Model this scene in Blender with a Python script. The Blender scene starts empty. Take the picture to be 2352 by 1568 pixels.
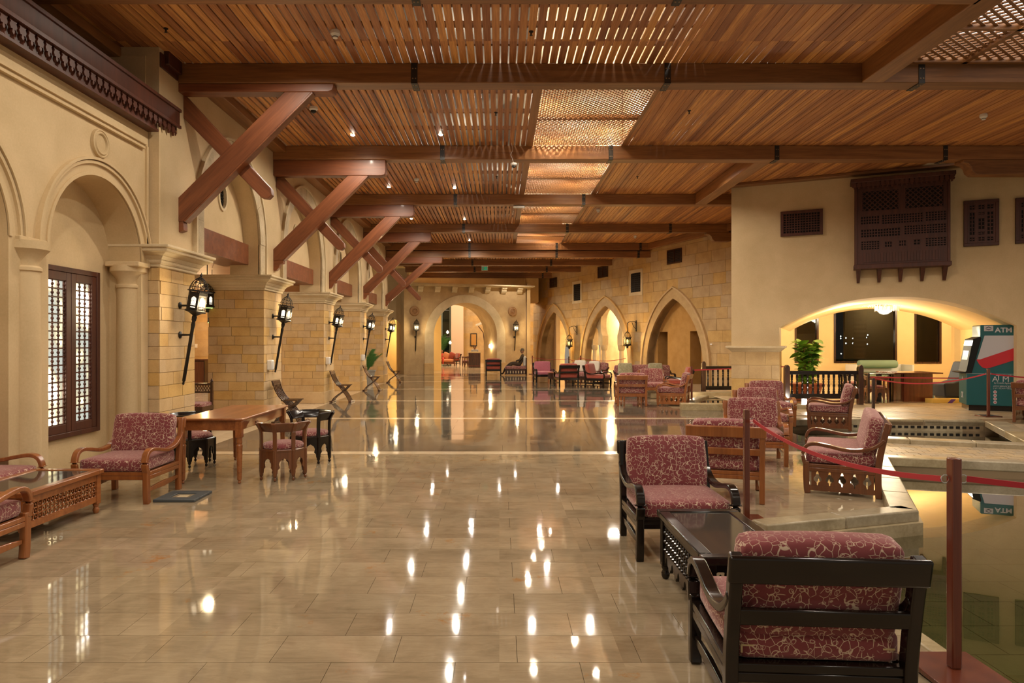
import bpy, bmesh, math, random
from mathutils import Vector, Matrix
random.seed(7)
PI = math.pi
F = 1568.0; CX = 1147.0; CY = 785.0; EYE = 1.6
sc = bpy.context.scene
COL = sc.collection
# ---------------------------------------------------------------- camera, world, exposure
cam = bpy.data.cameras.new('camera'); cam.lens = 24; cam.sensor_width = 36
cam.shift_x = 29 / 2352; cam.shift_y = 1 / 2352; cam.clip_end = 300
camo = bpy.data.objects.new('camera', cam); COL.objects.link(camo)
camo.location = (0, 0, EYE); camo.rotation_euler = (PI / 2, 0, 0); sc.camera = camo
sc.view_settings.view_transform = 'Standard'; sc.view_settings.look = 'None'
sc.view_settings.gamma = 1.0; sc.view_settings.use_curve_mapping = False
sc.view_settings.exposure = 0.06
w = bpy.data.worlds.new('world'); sc.world = w; w.use_nodes = True
w.node_tree.nodes['Background'].inputs[0].default_value = (0.95, 0.8, 0.6, 1)
w.node_tree.nodes['Background'].inputs[1].default_value = 0.30

# ---------------------------------------------------------------- lights of the hall (ceiling downlights, plus invented ones on the right)
def light(kind, loc, power, col=(1, .8, .55), size=.08, spot=150, blend=.6, rot=(0, 0, 0), name='lamp'):
    d = bpy.data.lights.new(name, kind); d.energy = power; d.color = col
    if kind == 'AREA': d.size = size
    else: d.shadow_soft_size = size
    if kind == 'SPOT': d.spot_size = math.radians(spot); d.spot_blend = blend
    o = bpy.data.objects.new(name, d); o.location = loc; o.rotation_euler = rot; COL.objects.link(o); return o
WARM = (1.0, .89, .73); AMBER = (1.0, .62, .26); COOL = (1.0, .93, .84)
DOWN = []
for yy in (-1.0, 2.2, 5.2, 8.6, 12.8, 17.1, 21.5, 25.9): DOWN.append((-2.77, yy))
for yy in (0.6, 3.6, 6.6, 12.8, 14.8, 17.1, 19.3, 22.05, 26.2): DOWN.append((-1.08, yy))
for (xx, yy) in ((.83, 17.2), (2.3, 17.2), (.95, 12.6), (2.1, 11.4), (1.5, 21.5), (1.5, 25.6), (2.8, 2.4), (3.4, 6.2), (3.6, -1.2)): DOWN.append((xx, yy))
for yy in (2.0, 5.4, 8.6, 12.2): DOWN.append((6.4, yy))  # invented row without fixtures, added to light the right side
DOWN += [(9.2, 6.0), (9.2, 10.5), (4.6, 15.8), (5.0, 20.5), (4.2, 25.0)]
for (x, y) in DOWN:
    light('SPOT', (x, y, 5.5), 138 if x < 3 else 150, WARM, (.03 if x < 0 else .05) if x < 3 else .22, 165, .5, name='downlight_and_fill_lamp')
for (x, y) in ((-3, 30.5), (0, 30.5), (2.6, 30.5), (-2.6, 34), (.8, 33.8)):
    light('SPOT', (x, y, 4.9), 90, WARM, .05, 165, .5, name='downlight_and_fill_lamp')

# ---------------------------------------------------------------- helpers
def P(px, py, Y): return Vector(((px - CX) * Y / F, Y, EYE + (CY - py) * Y / F))
def G(px, py, z=0.0):
    Y = (EYE - z) * F / (py - CY); return Vector(((px - CX) * Y / F, Y, z))
def tag(o, label=None, cat=None, group=None, kind=None):
    if label: o['label'] = label
    if cat: o['category'] = cat
    if group: o['group'] = group
    if kind: o['kind'] = kind
    return o
def empty(name, loc=(0, 0, 0), rz=0, label=None, cat=None, group=None, kind=None):
    o = bpy.data.objects.new(name, None); o.location = loc; o.rotation_euler = (0, 0, rz)
    o.empty_display_size = .1; COL.objects.link(o); return tag(o, label, cat, group, kind)
def copy_tree(o, parent=None):
    c = o.copy(); COL.objects.link(c); c.parent = parent
    for ch in list(o.children): copy_tree(ch, c)
    return c
def dup(o, loc, rz=0, label=None, group=None):
    c = copy_tree(o); c.location = loc; c.rotation_euler = (0, 0, rz)
    if label: c['label'] = label
    if group: c['group'] = group
    return c
class MB:
    def __init__(s): s.v = []; s.f = []
    def add(s, vs, fs, M=None):
        b = len(s.v)
        s.v += [tuple(M @ Vector(p)) if M else tuple(p) for p in vs]
        s.f += [tuple(i + b for i in f) for f in fs]; return s
    def box(s, x0, x1, y0, y1, z0, z1, M=None):
        return s.add([(x0, y0, z0), (x1, y0, z0), (x1, y1, z0), (x0, y1, z0), (x0, y0, z1), (x1, y0, z1), (x1, y1, z1), (x0, y1, z1)],
                     [(3, 2, 1, 0), (4, 5, 6, 7), (0, 1, 5, 4), (1, 2, 6, 5), (2, 3, 7, 6), (3, 0, 4, 7)], M)
    def frustum(s, r0, z0, r1, z1, M=None):   # rects (x0,x1,y0,y1)
        vs = [(r[a], r[b], z) for r, z in ((r0, z0), (r1, z1)) for a, b in ((0, 2), (1, 2), (1, 3), (0, 3))]
        return s.add(vs, [(3, 2, 1, 0), (4, 5, 6, 7), (0, 1, 5, 4), (1, 2, 6, 5), (2, 3, 7, 6), (3, 0, 4, 7)], M)
    def lathe(s, prof, seg=12, M=None, a0=0.0, a1=2 * PI):
        full = abs(a1 - a0 - 2 * PI) < 1e-6; n = seg if full else seg + 1
        vs = [(r * math.cos(a0 + (a1 - a0) * k / seg), r * math.sin(a0 + (a1 - a0) * k / seg), z) for r, z in prof for k in range(n)]
        fs = []
        for i in range(len(prof) - 1):
            for k in range(seg):
                k2 = (k + 1) % n; fs.append((i * n + k, i * n + k2, (i + 1) * n + k2, (i + 1) * n + k))
        if full:
            if prof[0][0] > 1e-4: fs.append(tuple(range(n - 1, -1, -1)))
            if prof[-1][0] > 1e-4: fs.append(tuple((len(prof) - 1) * n + k for k in range(n)))
        return s.add(vs, fs, M)
    def sweep(s, pts, w, h, M=None, up=(0, 0, 1), closed=False, rnd=0):
        """section w (across) x h (along 'up-ish'); w,h floats or lists; rnd>0 -> round with rnd segments"""
        pts = [Vector(p) for p in pts]; n = len(pts); rings = []
        for i, p in enumerate(pts):
            a = pts[(i - 1) % n] if (i or closed) else p; b = pts[(i + 1) % n] if (i < n - 1 or closed) else p
            t = (b - a).normalized(); u = Vector(up)
            side = t.cross(u)
            if side.length < 1e-3: side = t.cross(Vector((0, 1, 0)))
            side.normalize(); nn = side.cross(t).normalized()
            ww = w[i] if isinstance(w, (list, tuple)) else w; hh = h[i] if isinstance(h, (list, tuple)) else h
            if rnd: rings.append([p + side * (ww / 2 * math.cos(2 * PI * k / rnd)) + nn * (hh / 2 * math.sin(2 * PI * k / rnd)) for k in range(rnd)])
            else: rings.append([p + side * (sx * ww / 2) + nn * (sy * hh / 2) for sx, sy in ((-1, -1), (1, -1), (1, 1), (-1, 1))])
        m = len(rings[0]); vs = [q for r in rings for q in r]; fs = []
        for i in range(n if closed else n - 1):
            j = (i + 1) % n
            for k in range(m): fs.append((i * m + k, i * m + (k + 1) % m, j * m + (k + 1) % m, j * m + k))
        if not closed: fs += [tuple(range(m - 1, -1, -1)), tuple((n - 1) * m + k for k in range(m))]
        return s.add(vs, fs, M)
    def prism(s, poly, y0, y1, M=None):       # poly in (x,z), extruded along y
        n = len(poly); vs = [(x, y0, z) for x, z in poly] + [(x, y1, z) for x, z in poly]
        fs = [tuple(range(n)), tuple(range(2 * n - 1, n - 1, -1))] + [(i, i + n, (i + 1) % n + n, (i + 1) % n) for i in range(n)]
        return s.add(vs, fs, M)
    def build(s, name, mat, parent=None, smooth=False, bevel=0, M=None, ang=35, bseg=2, kind=None, label=None):
        me = bpy.data.meshes.new(name); me.from_pydata(s.v, [], s.f)
        bm = bmesh.new(); bm.from_mesh(me); bmesh.ops.recalc_face_normals(bm, faces=bm.faces)
        bm.to_mesh(me); bm.free(); me.materials.append(mat)
        if smooth:
            me.shade_smooth(); me.set_sharp_from_angle(angle=math.radians(ang))
        o = bpy.data.objects.new(name, me); COL.objects.link(o)
        if parent: o.parent = parent
        if M: o.matrix_local = M
        if bevel:
            b = o.modifiers.new('bevel', 'BEVEL'); b.width = bevel; b.segments = bseg; b.limit_method = 'ANGLE'; b.angle_limit = math.radians(40); b.harden_normals = False
            if not smooth: me.shade_smooth(); me.set_sharp_from_angle(angle=math.radians(50))
        if kind: o['kind'] = kind
        if label: o['label'] = label
        return o
def T(x=0, y=0, z=0): return Matrix.Translation((x, y, z))
def R(a, ax='Z'): return Matrix.Rotation(a, 4, ax)
def S(x, y, z): return Matrix.Diagonal((x, y, z, 1))
def smooth_pts(ctrl, n=5, closed=False):
    ctrl = [Vector(c) for c in ctrl]; out = []; L = len(ctrl)
    rng = L if closed else L - 1
    for i in range(rng):
        g = (lambda k: ctrl[k % L]) if closed else (lambda k: ctrl[min(max(k, 0), L - 1)])
        p0, p1, p2, p3 = g(i - 1), g(i), g(i + 1), g(i + 2)
        for k in range(n):
            t = k / n
            out.append(.5 * ((2 * p1) + (p2 - p0) * t + (2 * p0 - 5 * p1 + 4 * p2 - p3) * t * t + (3 * p1 - p0 - 3 * p2 + p3) * t ** 3))
    if not closed: out.append(ctrl[-1])
    return out
class Frame:                                   # a vertical plane; u along it, y away from camera, z up
    def __init__(s, O, e):
        L = math.hypot(*e); s.O = O; s.e = (e[0] / L, e[1] / L); s.n = (-s.e[1], s.e[0])
        s.M = Matrix(((s.e[0], s.n[0], 0, O[0]), (s.e[1], s.n[1], 0, O[1]), (0, 0, 1, 0), (0, 0, 0, 1)))
    def px(s, px, py):
        k = (px - CX) / F; u = (k * s.O[1] - s.O[0]) / (s.e[0] - k * s.e[1]); Y = s.O[1] + s.e[1] * u
        return (u, EYE + (CY - py) * Y / F)
    def shift(s, d): return Frame((s.O[0] + s.n[0] * d, s.O[1] + s.n[1] * d), s.e)
def panel(name, outer, holes, t, fr, mat, parent=None, y0=0.0, kind=None, label=None):
    cu = bpy.data.curves.new('c', 'CURVE'); cu.dimensions = '2D'; cu.fill_mode = 'BOTH'; cu.extrude = t / 2
    for poly in [outer] + list(holes):
        sp = cu.splines.new('POLY'); sp.points.add(len(poly) - 1)
        for i, (a, b) in enumerate(poly): sp.points[i].co = (a, b, 0, 1)
        sp.use_cyclic_u = True
    ob = bpy.data.objects.new('c', cu); COL.objects.link(ob)
    dg = bpy.context.evaluated_depsgraph_get(); me = bpy.data.meshes.new_from_object(ob.evaluated_get(dg), depsgraph=dg)
    bpy.data.objects.remove(ob); bpy.data.curves.remove(cu)
    for v in me.vertices: v.co = (v.co.x, v.co.z + t / 2 + y0, v.co.y)
    bm = bmesh.new(); bm.from_mesh(me); bmesh.ops.remove_doubles(bm, verts=bm.verts, dist=1e-5)
    bmesh.ops.recalc_face_normals(bm, faces=bm.faces); bm.to_mesh(me); bm.free()
    me.name = name; me.materials.clear(); me.materials.append(mat)
    me.shade_smooth(); me.set_sharp_from_angle(angle=math.radians(30))
    o = bpy.data.objects.new(name, me); COL.objects.link(o)
    if parent: o.parent = parent
    if fr: o.matrix_local = fr.M
    if kind: o['kind'] = kind
    if label: o['label'] = label
    return o
def arch_pts(u0, u1, zb, zs, za, n=14):       # outline incl. legs, from bottom-left over the top
    h = (u1 - u0) / 2; um = (u0 + u1) / 2; r = max(za - zs, h * 1.0001)
    Rr = (h * h + r * r) / (2 * h); a = math.acos(max(-1, min(1, (Rr - h) / Rr)))
    left = [(u0 + Rr - Rr * math.cos(a * k / n), zs + Rr * math.sin(a * k / n)) for k in range(n + 1)]
    right = [(2 * um - x, z) for x, z in left[::-1]][1:]
    return [(u0, zb)] + left + right + [(u1, zb)]
def band(outer, inner):                        # ring poly between two arch outlines with same count
    return list(outer) + list(inner[::-1])
def clip_half(poly, a, b, keep_left):
    out = []; n = len(poly)
    def sd(p): return ((b[0] - a[0]) * (p[1] - a[1]) - (b[1] - a[1]) * (p[0] - a[0])) * (1 if keep_left else -1)
    for i in range(n):
        p, q = poly[i], poly[(i + 1) % n]; sp_, sq = sd(p), sd(q)
        if sp_ >= 0: out.append(p)
        if (sp_ > 0 and sq < 0) or (sp_ < 0 and sq > 0):
            t = sp_ / (sp_ - sq); out.append((p[0] + (q[0] - p[0]) * t, p[1] + (q[1] - p[1]) * t))
    return out
def area(poly): return .5 * sum(poly[i][0] * poly[(i + 1) % len(poly)][1] - poly[(i + 1) % len(poly)][0] * poly[i][1] for i in range(len(poly)))
def subtract(rect, conv):
    if area(conv) < 0: conv = conv[::-1]
    xs = [p[0] for p in conv]; zs = [p[1] for p in conv]
    if rect[2][0] <= min(xs) or rect[0][0] >= max(xs) or rect[2][1] <= min(zs) or rect[0][1] >= max(zs): return [rect]
    res = []; rem = rect; n = len(conv)
    for i in range(n):
        a, b = conv[i], conv[(i + 1) % n]
        o_ = clip_half(rem, a, b, False)
        if len(o_) > 2 and abs(area(o_)) > 1e-4: res.append(o_)
        rem = clip_half(rem, a, b, True)
        if len(rem) < 3 or abs(area(rem)) < 1e-5: break
    return res
def blocks(parent, fr, u0, u1, z0, z1, bw, bh, mat, holes=(), proud=.006, gap=.006, name='block', jit=.25, limit=300, topfn=None, seed=1):
    rnd = random.Random(seed); made = []
    z = z0; row = 0
    while z < z1 - .02:
        zz = min(z + bh, z1); u = u0 - (bw * .5 if row % 2 else 0) - rnd.random() * bw * .2
        while u < u1 - .01:
            w_ = bw * (1 + rnd.uniform(-jit, jit)); a = max(u, u0); b = min(u + w_, u1); u += w_
            if u1 - u < .08: b = u1; u = u1
            if b - a < .05: continue
            g = gap / 2; polys = [[(a + g, z + g), (b - g, z + g), (b - g, zz - g), (a + g, zz - g)]]
            for hcv in holes:
                nx = []
                for p_ in polys:
                    nx += subtract(p_, hcv) if len(p_) == 4 else _sub_any(p_, hcv)
                polys = nx
            if not polys: continue
            m = MB(); pr = proud * rnd.uniform(.5, 1.5)
            for p_ in polys: m.prism(p_, -pr, .01)
            made.append((sum(abs(area(p_)) for p_ in polys), m))
        z += bh; row += 1
    made.sort(key=lambda q: -q[0])
    for ar, m in made[:limit]: m.build(name, mat, parent, M=fr.M)
    if len(made) > limit:
        M_ = MB()
        for ar, m in made[limit:]: M_.add(m.v, m.f)
        M_.build(name + '_field', mat, parent, M=fr.M, kind='stuff')
def _sub_any(poly, conv):
    xs = [p[0] for p in conv]; zs = [p[1] for p in conv]
    if max(p[0] for p in poly) <= min(xs) or min(p[0] for p in poly) >= max(xs) or max(p[1] for p in poly) <= min(zs) or min(p[1] for p in poly) >= max(zs): return [poly]
    if area(conv) < 0: conv = conv[::-1]
    res = []; rem = poly; n = len(conv)
    for i in range(n):
        a, b = conv[i], conv[(i + 1) % n]; o_ = clip_half(rem, a, b, False)
        if len(o_) > 2 and abs(area(o_)) > 1e-4: res.append(o_)
        rem = clip_half(rem, a, b, True)
        if len(rem) < 3 or abs(area(rem)) < 1e-5: break
    return res
def cushion(w, d, h, n=10, puff=.12):          # soft box centred at origin
    bm = bmesh.new(); vs = {}; m = MB()
    def mp(x, y, z):
        p = Vector((x, y, z)); mn = min(w, d, h); r = .24 * mn
        hx, hy, hz = w / 2, d / 2, h / 2
        q = Vector((x * hx, y * hy, z * hz)); c = Vector((max(-hx + r, min(hx - r, q.x)), max(-hy + r, min(hy - r, q.y)), max(-hz + r, min(hz - r, q.z))))
        dd = q - c
        if dd.length > 1e-6: q = c + dd.normalized() * min(dd.length, r) if dd.length > r else q
        f = (1 - x * x) * (1 - y * y); g = (1 - x * x) * (1 - z * z); k = (1 - y * y) * (1 - z * z)
        return (q.x + x * k * puff * mn, q.y + y * g * puff * mn, q.z + z * f * puff * mn)
    ss = [math.sin((-1 + 2 * i / n) * PI / 2) * .35 + (-1 + 2 * i / n) * .65 for i in range(n + 1)]
    def idx(i, j, k):
        key = (i, j, k)
        if key not in vs: vs[key] = len(m.v); m.v.append(mp(ss[i], ss[j], ss[k]))
        return vs[key]
    for i in range(n):
        for j in range(n):
            m.f.append((idx(i, j, 0), idx(i, j + 1, 0), idx(i + 1, j + 1, 0), idx(i + 1, j, 0)))
            m.f.append((idx(i, j, n), idx(i + 1, j, n), idx(i + 1, j + 1, n), idx(i, j + 1, n)))
            m.f.append((idx(i, 0, j), idx(i + 1, 0, j), idx(i + 1, 0, j + 1), idx(i, 0, j + 1)))
            m.f.append((idx(i, n, j), idx(i, n, j + 1), idx(i + 1, n, j + 1), idx(i + 1, n, j)))
            m.f.append((idx(0, i, j), idx(0, i, j + 1), idx(0, i + 1, j + 1), idx(0, i + 1, j)))
            m.f.append((idx(n, i, j), idx(n, i + 1, j), idx(n, i + 1, j + 1), idx(n, i, j + 1)))
    bm.free(); return m
def text(s, size, mat, parent, M, name='lettering', depth=.002, align='CENTER', scale_x=1.0, off=0.0):
    cu = bpy.data.curves.new('t', 'FONT'); cu.body = s; cu.size = size; cu.extrude = depth; cu.align_x = align; cu.offset = off
    ob = bpy.data.objects.new('t', cu); COL.objects.link(ob)
    dg = bpy.context.evaluated_depsgraph_get(); me = bpy.data.meshes.new_from_object(ob.evaluated_get(dg), depsgraph=dg)
    bpy.data.objects.remove(ob); me.materials.clear(); me.materials.append(mat)
    o = bpy.data.objects.new(name, me); COL.objects.link(o); o.parent = parent
    o.matrix_local = M @ R(PI / 2, 'X') @ S(scale_x, 1, 1); return o

# ---------------------------------------------------------------- materials
def new_mat(name):
    m = bpy.data.materials.new(name); m.use_nodes = True; nt = m.node_tree; b = nt.nodes['Principled BSDF']; return m, nt, b
class N:
    def __init__(s, nt): s.nt = nt
    def n(s, t, **kw):
        nd = s.nt.nodes.new(t)
        for k, v in kw.items(): setattr(nd, k, v)
        return nd
    def l(s, a, b): s.nt.links.new(a, b)
    def coord(s, scale=(1, 1, 1), kind='Object', rot=(0, 0, 0)):
        tc = s.n('ShaderNodeTexCoord'); mp = s.n('ShaderNodeMapping'); mp.inputs['Scale'].default_value = scale; mp.inputs['Rotation'].default_value = rot
        s.l(tc.outputs[kind], mp.inputs[0]); return mp.outputs[0]
    def noise(s, vec, scale, detail=4, rough=.55, dist=0):
        q = s.n('ShaderNodeTexNoise'); q.inputs['Scale'].default_value = scale; q.inputs['Detail'].default_value = detail
        q.inputs['Roughness'].default_value = rough; q.inputs['Distortion'].default_value = dist; s.l(vec, q.inputs['Vector']); return q.outputs[0]
    def ramp(s, fac, stops):
        r = s.n('ShaderNodeValToRGB'); e = r.color_ramp.elements
        while len(e) < len(stops): e.new(.5)
        for i, (p, c) in enumerate(stops): e[i].position = p; e[i].color = (*c, 1) if len(c) == 3 else c
        s.l(fac, r.inputs[0]); return r.outputs[0]
    def mix(s, a, b, fac, mode='MIX'):
        q = s.n('ShaderNodeMix'); q.data_type = 'RGBA'; q.blend_type = mode
        for v, i in ((fac, 0), (a, 6), (b, 7)):
            if hasattr(v, 'is_linked') or hasattr(v, 'links'): s.l(v, q.inputs[i])
            else: q.inputs[i].default_value = v if i == 0 else ((*v, 1) if len(v) == 3 else v)
        return q.outputs[2]
    def math(s, op, a, b=None, c=None):
        q = s.n('ShaderNodeMath', operation=op)
        for i, v in enumerate((a, b, c)):
            if v is None: continue
            if isinstance(v, (int, float)): q.inputs[i].default_value = v
            else: s.l(v, q.inputs[i])
        return q.outputs[0]
    def bump(s, h, b, strength=.2, dist=.01):
        q = s.n('ShaderNodeBump'); q.inputs['Strength'].default_value = strength; q.inputs['Distance'].default_value = dist
        s.l(h, q.inputs['Height']); s.l(q.outputs[0], b.inputs['Normal']); return q
def setp(b, **kw):
    for k, v in kw.items():
        nm = {'rough': 'Roughness', 'metal': 'Metallic', 'spec': 'Specular IOR Level', 'coat': 'Coat Weight', 'sheen': 'Sheen Weight',
              'ior': 'IOR', 'trans': 'Transmission Weight', 'emis': 'Emission Strength', 'coatr': 'Coat Roughness'}.get(k, k)
        b.inputs[nm].default_value = v
def plain(name, c, rough=.5, **kw):
    m, nt, b = new_mat(name); b.inputs['Base Color'].default_value = (*c, 1); setp(b, rough=rough, **kw); return m
def emit(name, c, s):
    m, nt, b = new_mat(name); b.inputs['Base Color'].default_value = (*c, 1); b.inputs['Emission Color'].default_value = (*c, 1); setp(b, emis=s, rough=.4); return m
def wood(name, c1, c2, along='x', rough=.35, coat=0.0, bump=.12, sc_=1.0, vary=.0, streak=14, coatr=.1, knots=False, rot=None):
    m, nt, b = new_mat(name); q = N(nt)
    s_ = {'x': (.7, streak, streak), 'y': (streak, .7, streak), 'z': (streak, streak, .7)}[along]
    v = q.coord(tuple(a * sc_ for a in s_))
    if rot is not None:
        v0 = q.coord((1, 1, 1), rot=(0, rot, 0)); mp = q.n('ShaderNodeMapping'); mp.inputs['Scale'].default_value = s_; q.l(v0, mp.inputs[0]); v = mp.outputs[0]
    n1 = q.noise(v, 1.0, 5, .6, .6); n2 = q.noise(v, 5.0, 3, .5)
    f = q.math('ADD', q.math('MULTIPLY', n1, .75), q.math('MULTIPLY', n2, .25))
    col = q.ramp(f, [(.32, c1), (.5, tuple((a + b_) / 2 for a, b_ in zip(c1, c2))), (.66, c2)])
    if vary:
        oi = q.n('ShaderNodeObjectInfo'); hs = q.n('ShaderNodeHueSaturation'); q.l(col, hs.inputs['Color'])
        q.l(q.math('ADD', q.math('MULTIPLY', oi.outputs['Random'], vary), 1 - vary / 2), hs.inputs['Value']); col = hs.outputs[0]
    q.l(col, b.inputs['Base Color']); q.bump(f, b, bump, .004); setp(b, rough=rough, coat=coat, coatr=coatr); return m
def snapped(q, sx, sy, offx=0.0):              # per-cell random from world position
    g = q.n('ShaderNodeNewGeometry'); sp = q.n('ShaderNodeSeparateXYZ'); q.l(g.outputs['Position'], sp.inputs[0])
    fx = q.math('FLOOR', q.math('DIVIDE', q.math('ADD', sp.outputs[0], offx), sx)); fy = q.math('FLOOR', q.math('DIVIDE', sp.outputs[1], sy))
    cb = q.n('ShaderNodeCombineXYZ'); q.l(fx, cb.inputs[0]); q.l(fy, cb.inputs[1]); wn = q.n('ShaderNodeTexWhiteNoise', noise_dimensions='3D'); q.l(cb.outputs[0], wn.inputs[0]); return wn
def mat_slat():
    m, nt, b = new_mat('ceiling_slat_wood'); q = N(nt)
    tc = q.n('ShaderNodeNewGeometry'); wn = snapped(q, .115, 4.5, 20.0)
    mp = q.n('ShaderNodeMapping'); mp.inputs['Scale'].default_value = (22, .8, 22); q.l(tc.outputs['Position'], mp.inputs[0])
    va = q.n('ShaderNodeVectorMath', operation='ADD'); q.l(mp.outputs[0], va.inputs[0])
    vm = q.n('ShaderNodeVectorMath', operation='SCALE'); vm.inputs['Scale'].default_value = 40; q.l(wn.outputs['Color'], vm.inputs[0]); q.l(vm.outputs[0], va.inputs[1])
    n1 = q.noise(va.outputs[0], 1.0, 4, .6, .8); n2 = q.noise(va.outputs[0], 4.0, 2)
    f = q.math('ADD', q.math('MULTIPLY', n1, .7), q.math('MULTIPLY', n2, .3))
    col = q.ramp(f, [(.3, (.25, .088, .024)), (.5, (.47, .20, .058)), (.68, (.66, .33, .11))])
    hs = q.n('ShaderNodeHueSaturation'); q.l(col, hs.inputs['Color'])
    q.l(q.math('ADD', q.math('MULTIPLY', wn.outputs['Value'], .8), .6), hs.inputs['Value'])
    q.l(q.math('ADD', q.math('MULTIPLY', wn.outputs['Value'], .02), .487), hs.inputs['Hue'])
    q.l(hs.outputs[0], b.inputs['Base Color']); q.bump(f, b, .2, .004); setp(b, rough=.5); return m
def stone(name, c1, c2, scale=3.0, rough=.75, bump=.25, vary=.25, grain=60):
    m, nt, b = new_mat(name); q = N(nt); v = q.coord((1, 1, 1)); 
    n1 = q.noise(v, scale, 5, .6, .3); n2 = q.noise(v, grain, 3, .7)
    f = q.math('ADD', q.math('MULTIPLY', n1, .7), q.math('MULTIPLY', n2, .3))
    col = q.ramp(f, [(.35, c1), (.62, c2)])
    if vary:
        oi = q.n('ShaderNodeObjectInfo'); hs = q.n('ShaderNodeHueSaturation'); q.l(col, hs.inputs['Color'])
        q.l(q.math('ADD', q.math('MULTIPLY', oi.outputs['Random'], vary), 1 - vary / 2), hs.inputs['Value'])
        q.l(q.math('ADD', q.math('MULTIPLY', oi.outputs['Random'], .3), .85), hs.inputs['Saturation']); col = hs.outputs[0]
    q.l(col, b.inputs['Base Color']); q.bump(f, b, bump, .008); setp(b, rough=rough, spec=.3); return m
def floor_mat(name, c1, c2, cell, rough, vein=0.0, tone=.18, stain=0.0, tilt=.004, spec=.5):
    m, nt, b = new_mat(name); q = N(nt); g = q.n('ShaderNodeNewGeometry')
    wn = snapped(q, *cell)
    va = q.n('ShaderNodeVectorMath', operation='MULTIPLY_ADD'); q.l(wn.outputs['Color'], va.inputs[0]); va.inputs[1].default_value = (9, 9, 9); q.l(g.outputs['Position'], va.inputs[2])
    n1 = q.noise(va.outputs[0], 2.2, 6, .62, .5)
    mp = q.n('ShaderNodeMapping'); mp.inputs['Scale'].default_value = (3, 14, 1); mp.inputs['Rotation'].default_value = (0, 0, .5); q.l(va.outputs[0], mp.inputs[0])
    n2 = q.noise(mp.outputs[0], 1.0, 6, .7, 1.5)
    f = q.math('ADD', q.math('MULTIPLY', n1, .6), q.math('MULTIPLY', n2, .4))
    col = q.ramp(f, [(.34, c1), (.6, c2)])
    if vein:
        vn = q.math('ABSOLUTE', q.math('SUBTRACT', n2, .5)); vf = q.math('LESS_THAN', vn, .012); col = q.mix(col, tuple(min(1, x * 1.9 + .08) for x in c2), q.math('MULTIPLY', vf, vein))
    if stain:
        n3 = q.noise(g.outputs['Position'], 1.7, 8, .75); col = q.mix(col, (.36, .17, .05), q.math('MULTIPLY', q.ramp(n3, [(.61, (0, 0, 0)), (.67, (1, 1, 1))]), stain))
    hs = q.n('ShaderNodeHueSaturation'); q.l(col, hs.inputs['Color']); q.l(q.math('ADD', q.math('MULTIPLY', wn.outputs['Value'], tone), 1 - tone / 2), hs.inputs['Value'])
    q.l(hs.outputs[0], b.inputs['Base Color'])
    sv = q.n('ShaderNodeVectorMath', operation='SUBTRACT'); q.l(wn.outputs['Color'], sv.inputs[0]); sv.inputs[1].default_value = (.5, .5, .5)
    ml = q.n('ShaderNodeVectorMath', operation='SCALE'); ml.inputs['Scale'].default_value = tilt; q.l(sv.outputs[0], ml.inputs[0])
    bp = q.n('ShaderNodeBump'); bp.inputs['Strength'].default_value = .03; bp.inputs['Distance'].default_value = .01; q.l(q.noise(g.outputs['Position'], 3.0, 2), bp.inputs['Height'])
    ad = q.n('ShaderNodeVectorMath', operation='ADD'); q.l(bp.outputs[0], ad.inputs[0]); q.l(ml.outputs[0], ad.inputs[1])
    q.l(ad.outputs[0], b.inputs['Normal']); setp(b, rough=rough, spec=spec)
    q.l(q.math('ADD', q.math('MULTIPLY', n1, .06), rough - .03), b.inputs['Roughness'])
    return m
def fabric(name, base, line, scale=1.0, amount=1.0):
    m, nt, b = new_mat(name); q = N(nt); v = q.coord((1, 1, 1))
    nd = q.n('ShaderNodeTexNoise'); nd.inputs['Scale'].default_value = 14 * scale; nd.inputs['Detail'].default_value = 1; q.l(v, nd.inputs['Vector'])
    sb = q.n('ShaderNodeVectorMath', operation='MULTIPLY_ADD'); q.l(nd.outputs['Color'], sb.inputs[0]); sb.inputs[1].default_value = (.05 / scale,) * 3; q.l(v, sb.inputs[2])
    vo = q.n('ShaderNodeTexVoronoi'); vo.feature = 'DISTANCE_TO_EDGE'; vo.inputs['Scale'].default_value = 25 * scale; vo.inputs['Randomness'].default_value = .75; q.l(sb.outputs[0], vo.inputs['Vector'])
    v2 = q.n('ShaderNodeTexVoronoi'); v2.inputs['Scale'].default_value = 19 * scale; v2.inputs['Randomness'].default_value = .6; q.l(sb.outputs[0], v2.inputs['Vector'])
    l1 = q.ramp(vo.outputs['Distance'], [(.022, (1, 1, 1)), (.045, (0, 0, 0))])
    brk = q.ramp(q.noise(v, 18 * scale, 1), [(.40, (0, 0, 0)), (.44, (1, 1, 1))])
    ring = q.ramp(q.math('ABSOLUTE', q.math('SUBTRACT', v2.outputs['Distance'], .26)), [(.018, (1, 1, 1)), (.038, (0, 0, 0))])
    fac = q.math('MINIMUM', q.math('ADD', q.math('MULTIPLY', l1, brk), q.math('MULTIPLY', ring, .75)), 1.0)
    gn = q.n('ShaderNodeTexCoord'); sn = q.n('ShaderNodeSeparateXYZ'); q.l(gn.outputs['Normal'], sn.inputs[0]); fac = q.math('MULTIPLY', fac, q.math('SUBTRACT', 1.0, q.math('MULTIPLY', q.math('POWER', q.math('MAXIMUM', sn.outputs[2], 0.0), 4.0), .6)))  # upward faces lose pattern in the colour, imitating the pile's view-dependent sheen
    n4 = q.noise(v, 5, 3); b2 = q.mix(base, tuple(x * .7 for x in base), n4)
    q.l(q.mix(b2, line, q.math('MULTIPLY', fac, amount)), b.inputs['Base Color'])
    q.bump(q.noise(v, 300, 2), b, .25, .002); setp(b, rough=.8, sheen=.5, spec=.2); b.inputs['Sheen Tint'].default_value = (1, .75, .7, 1); return m
M = {}
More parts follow.
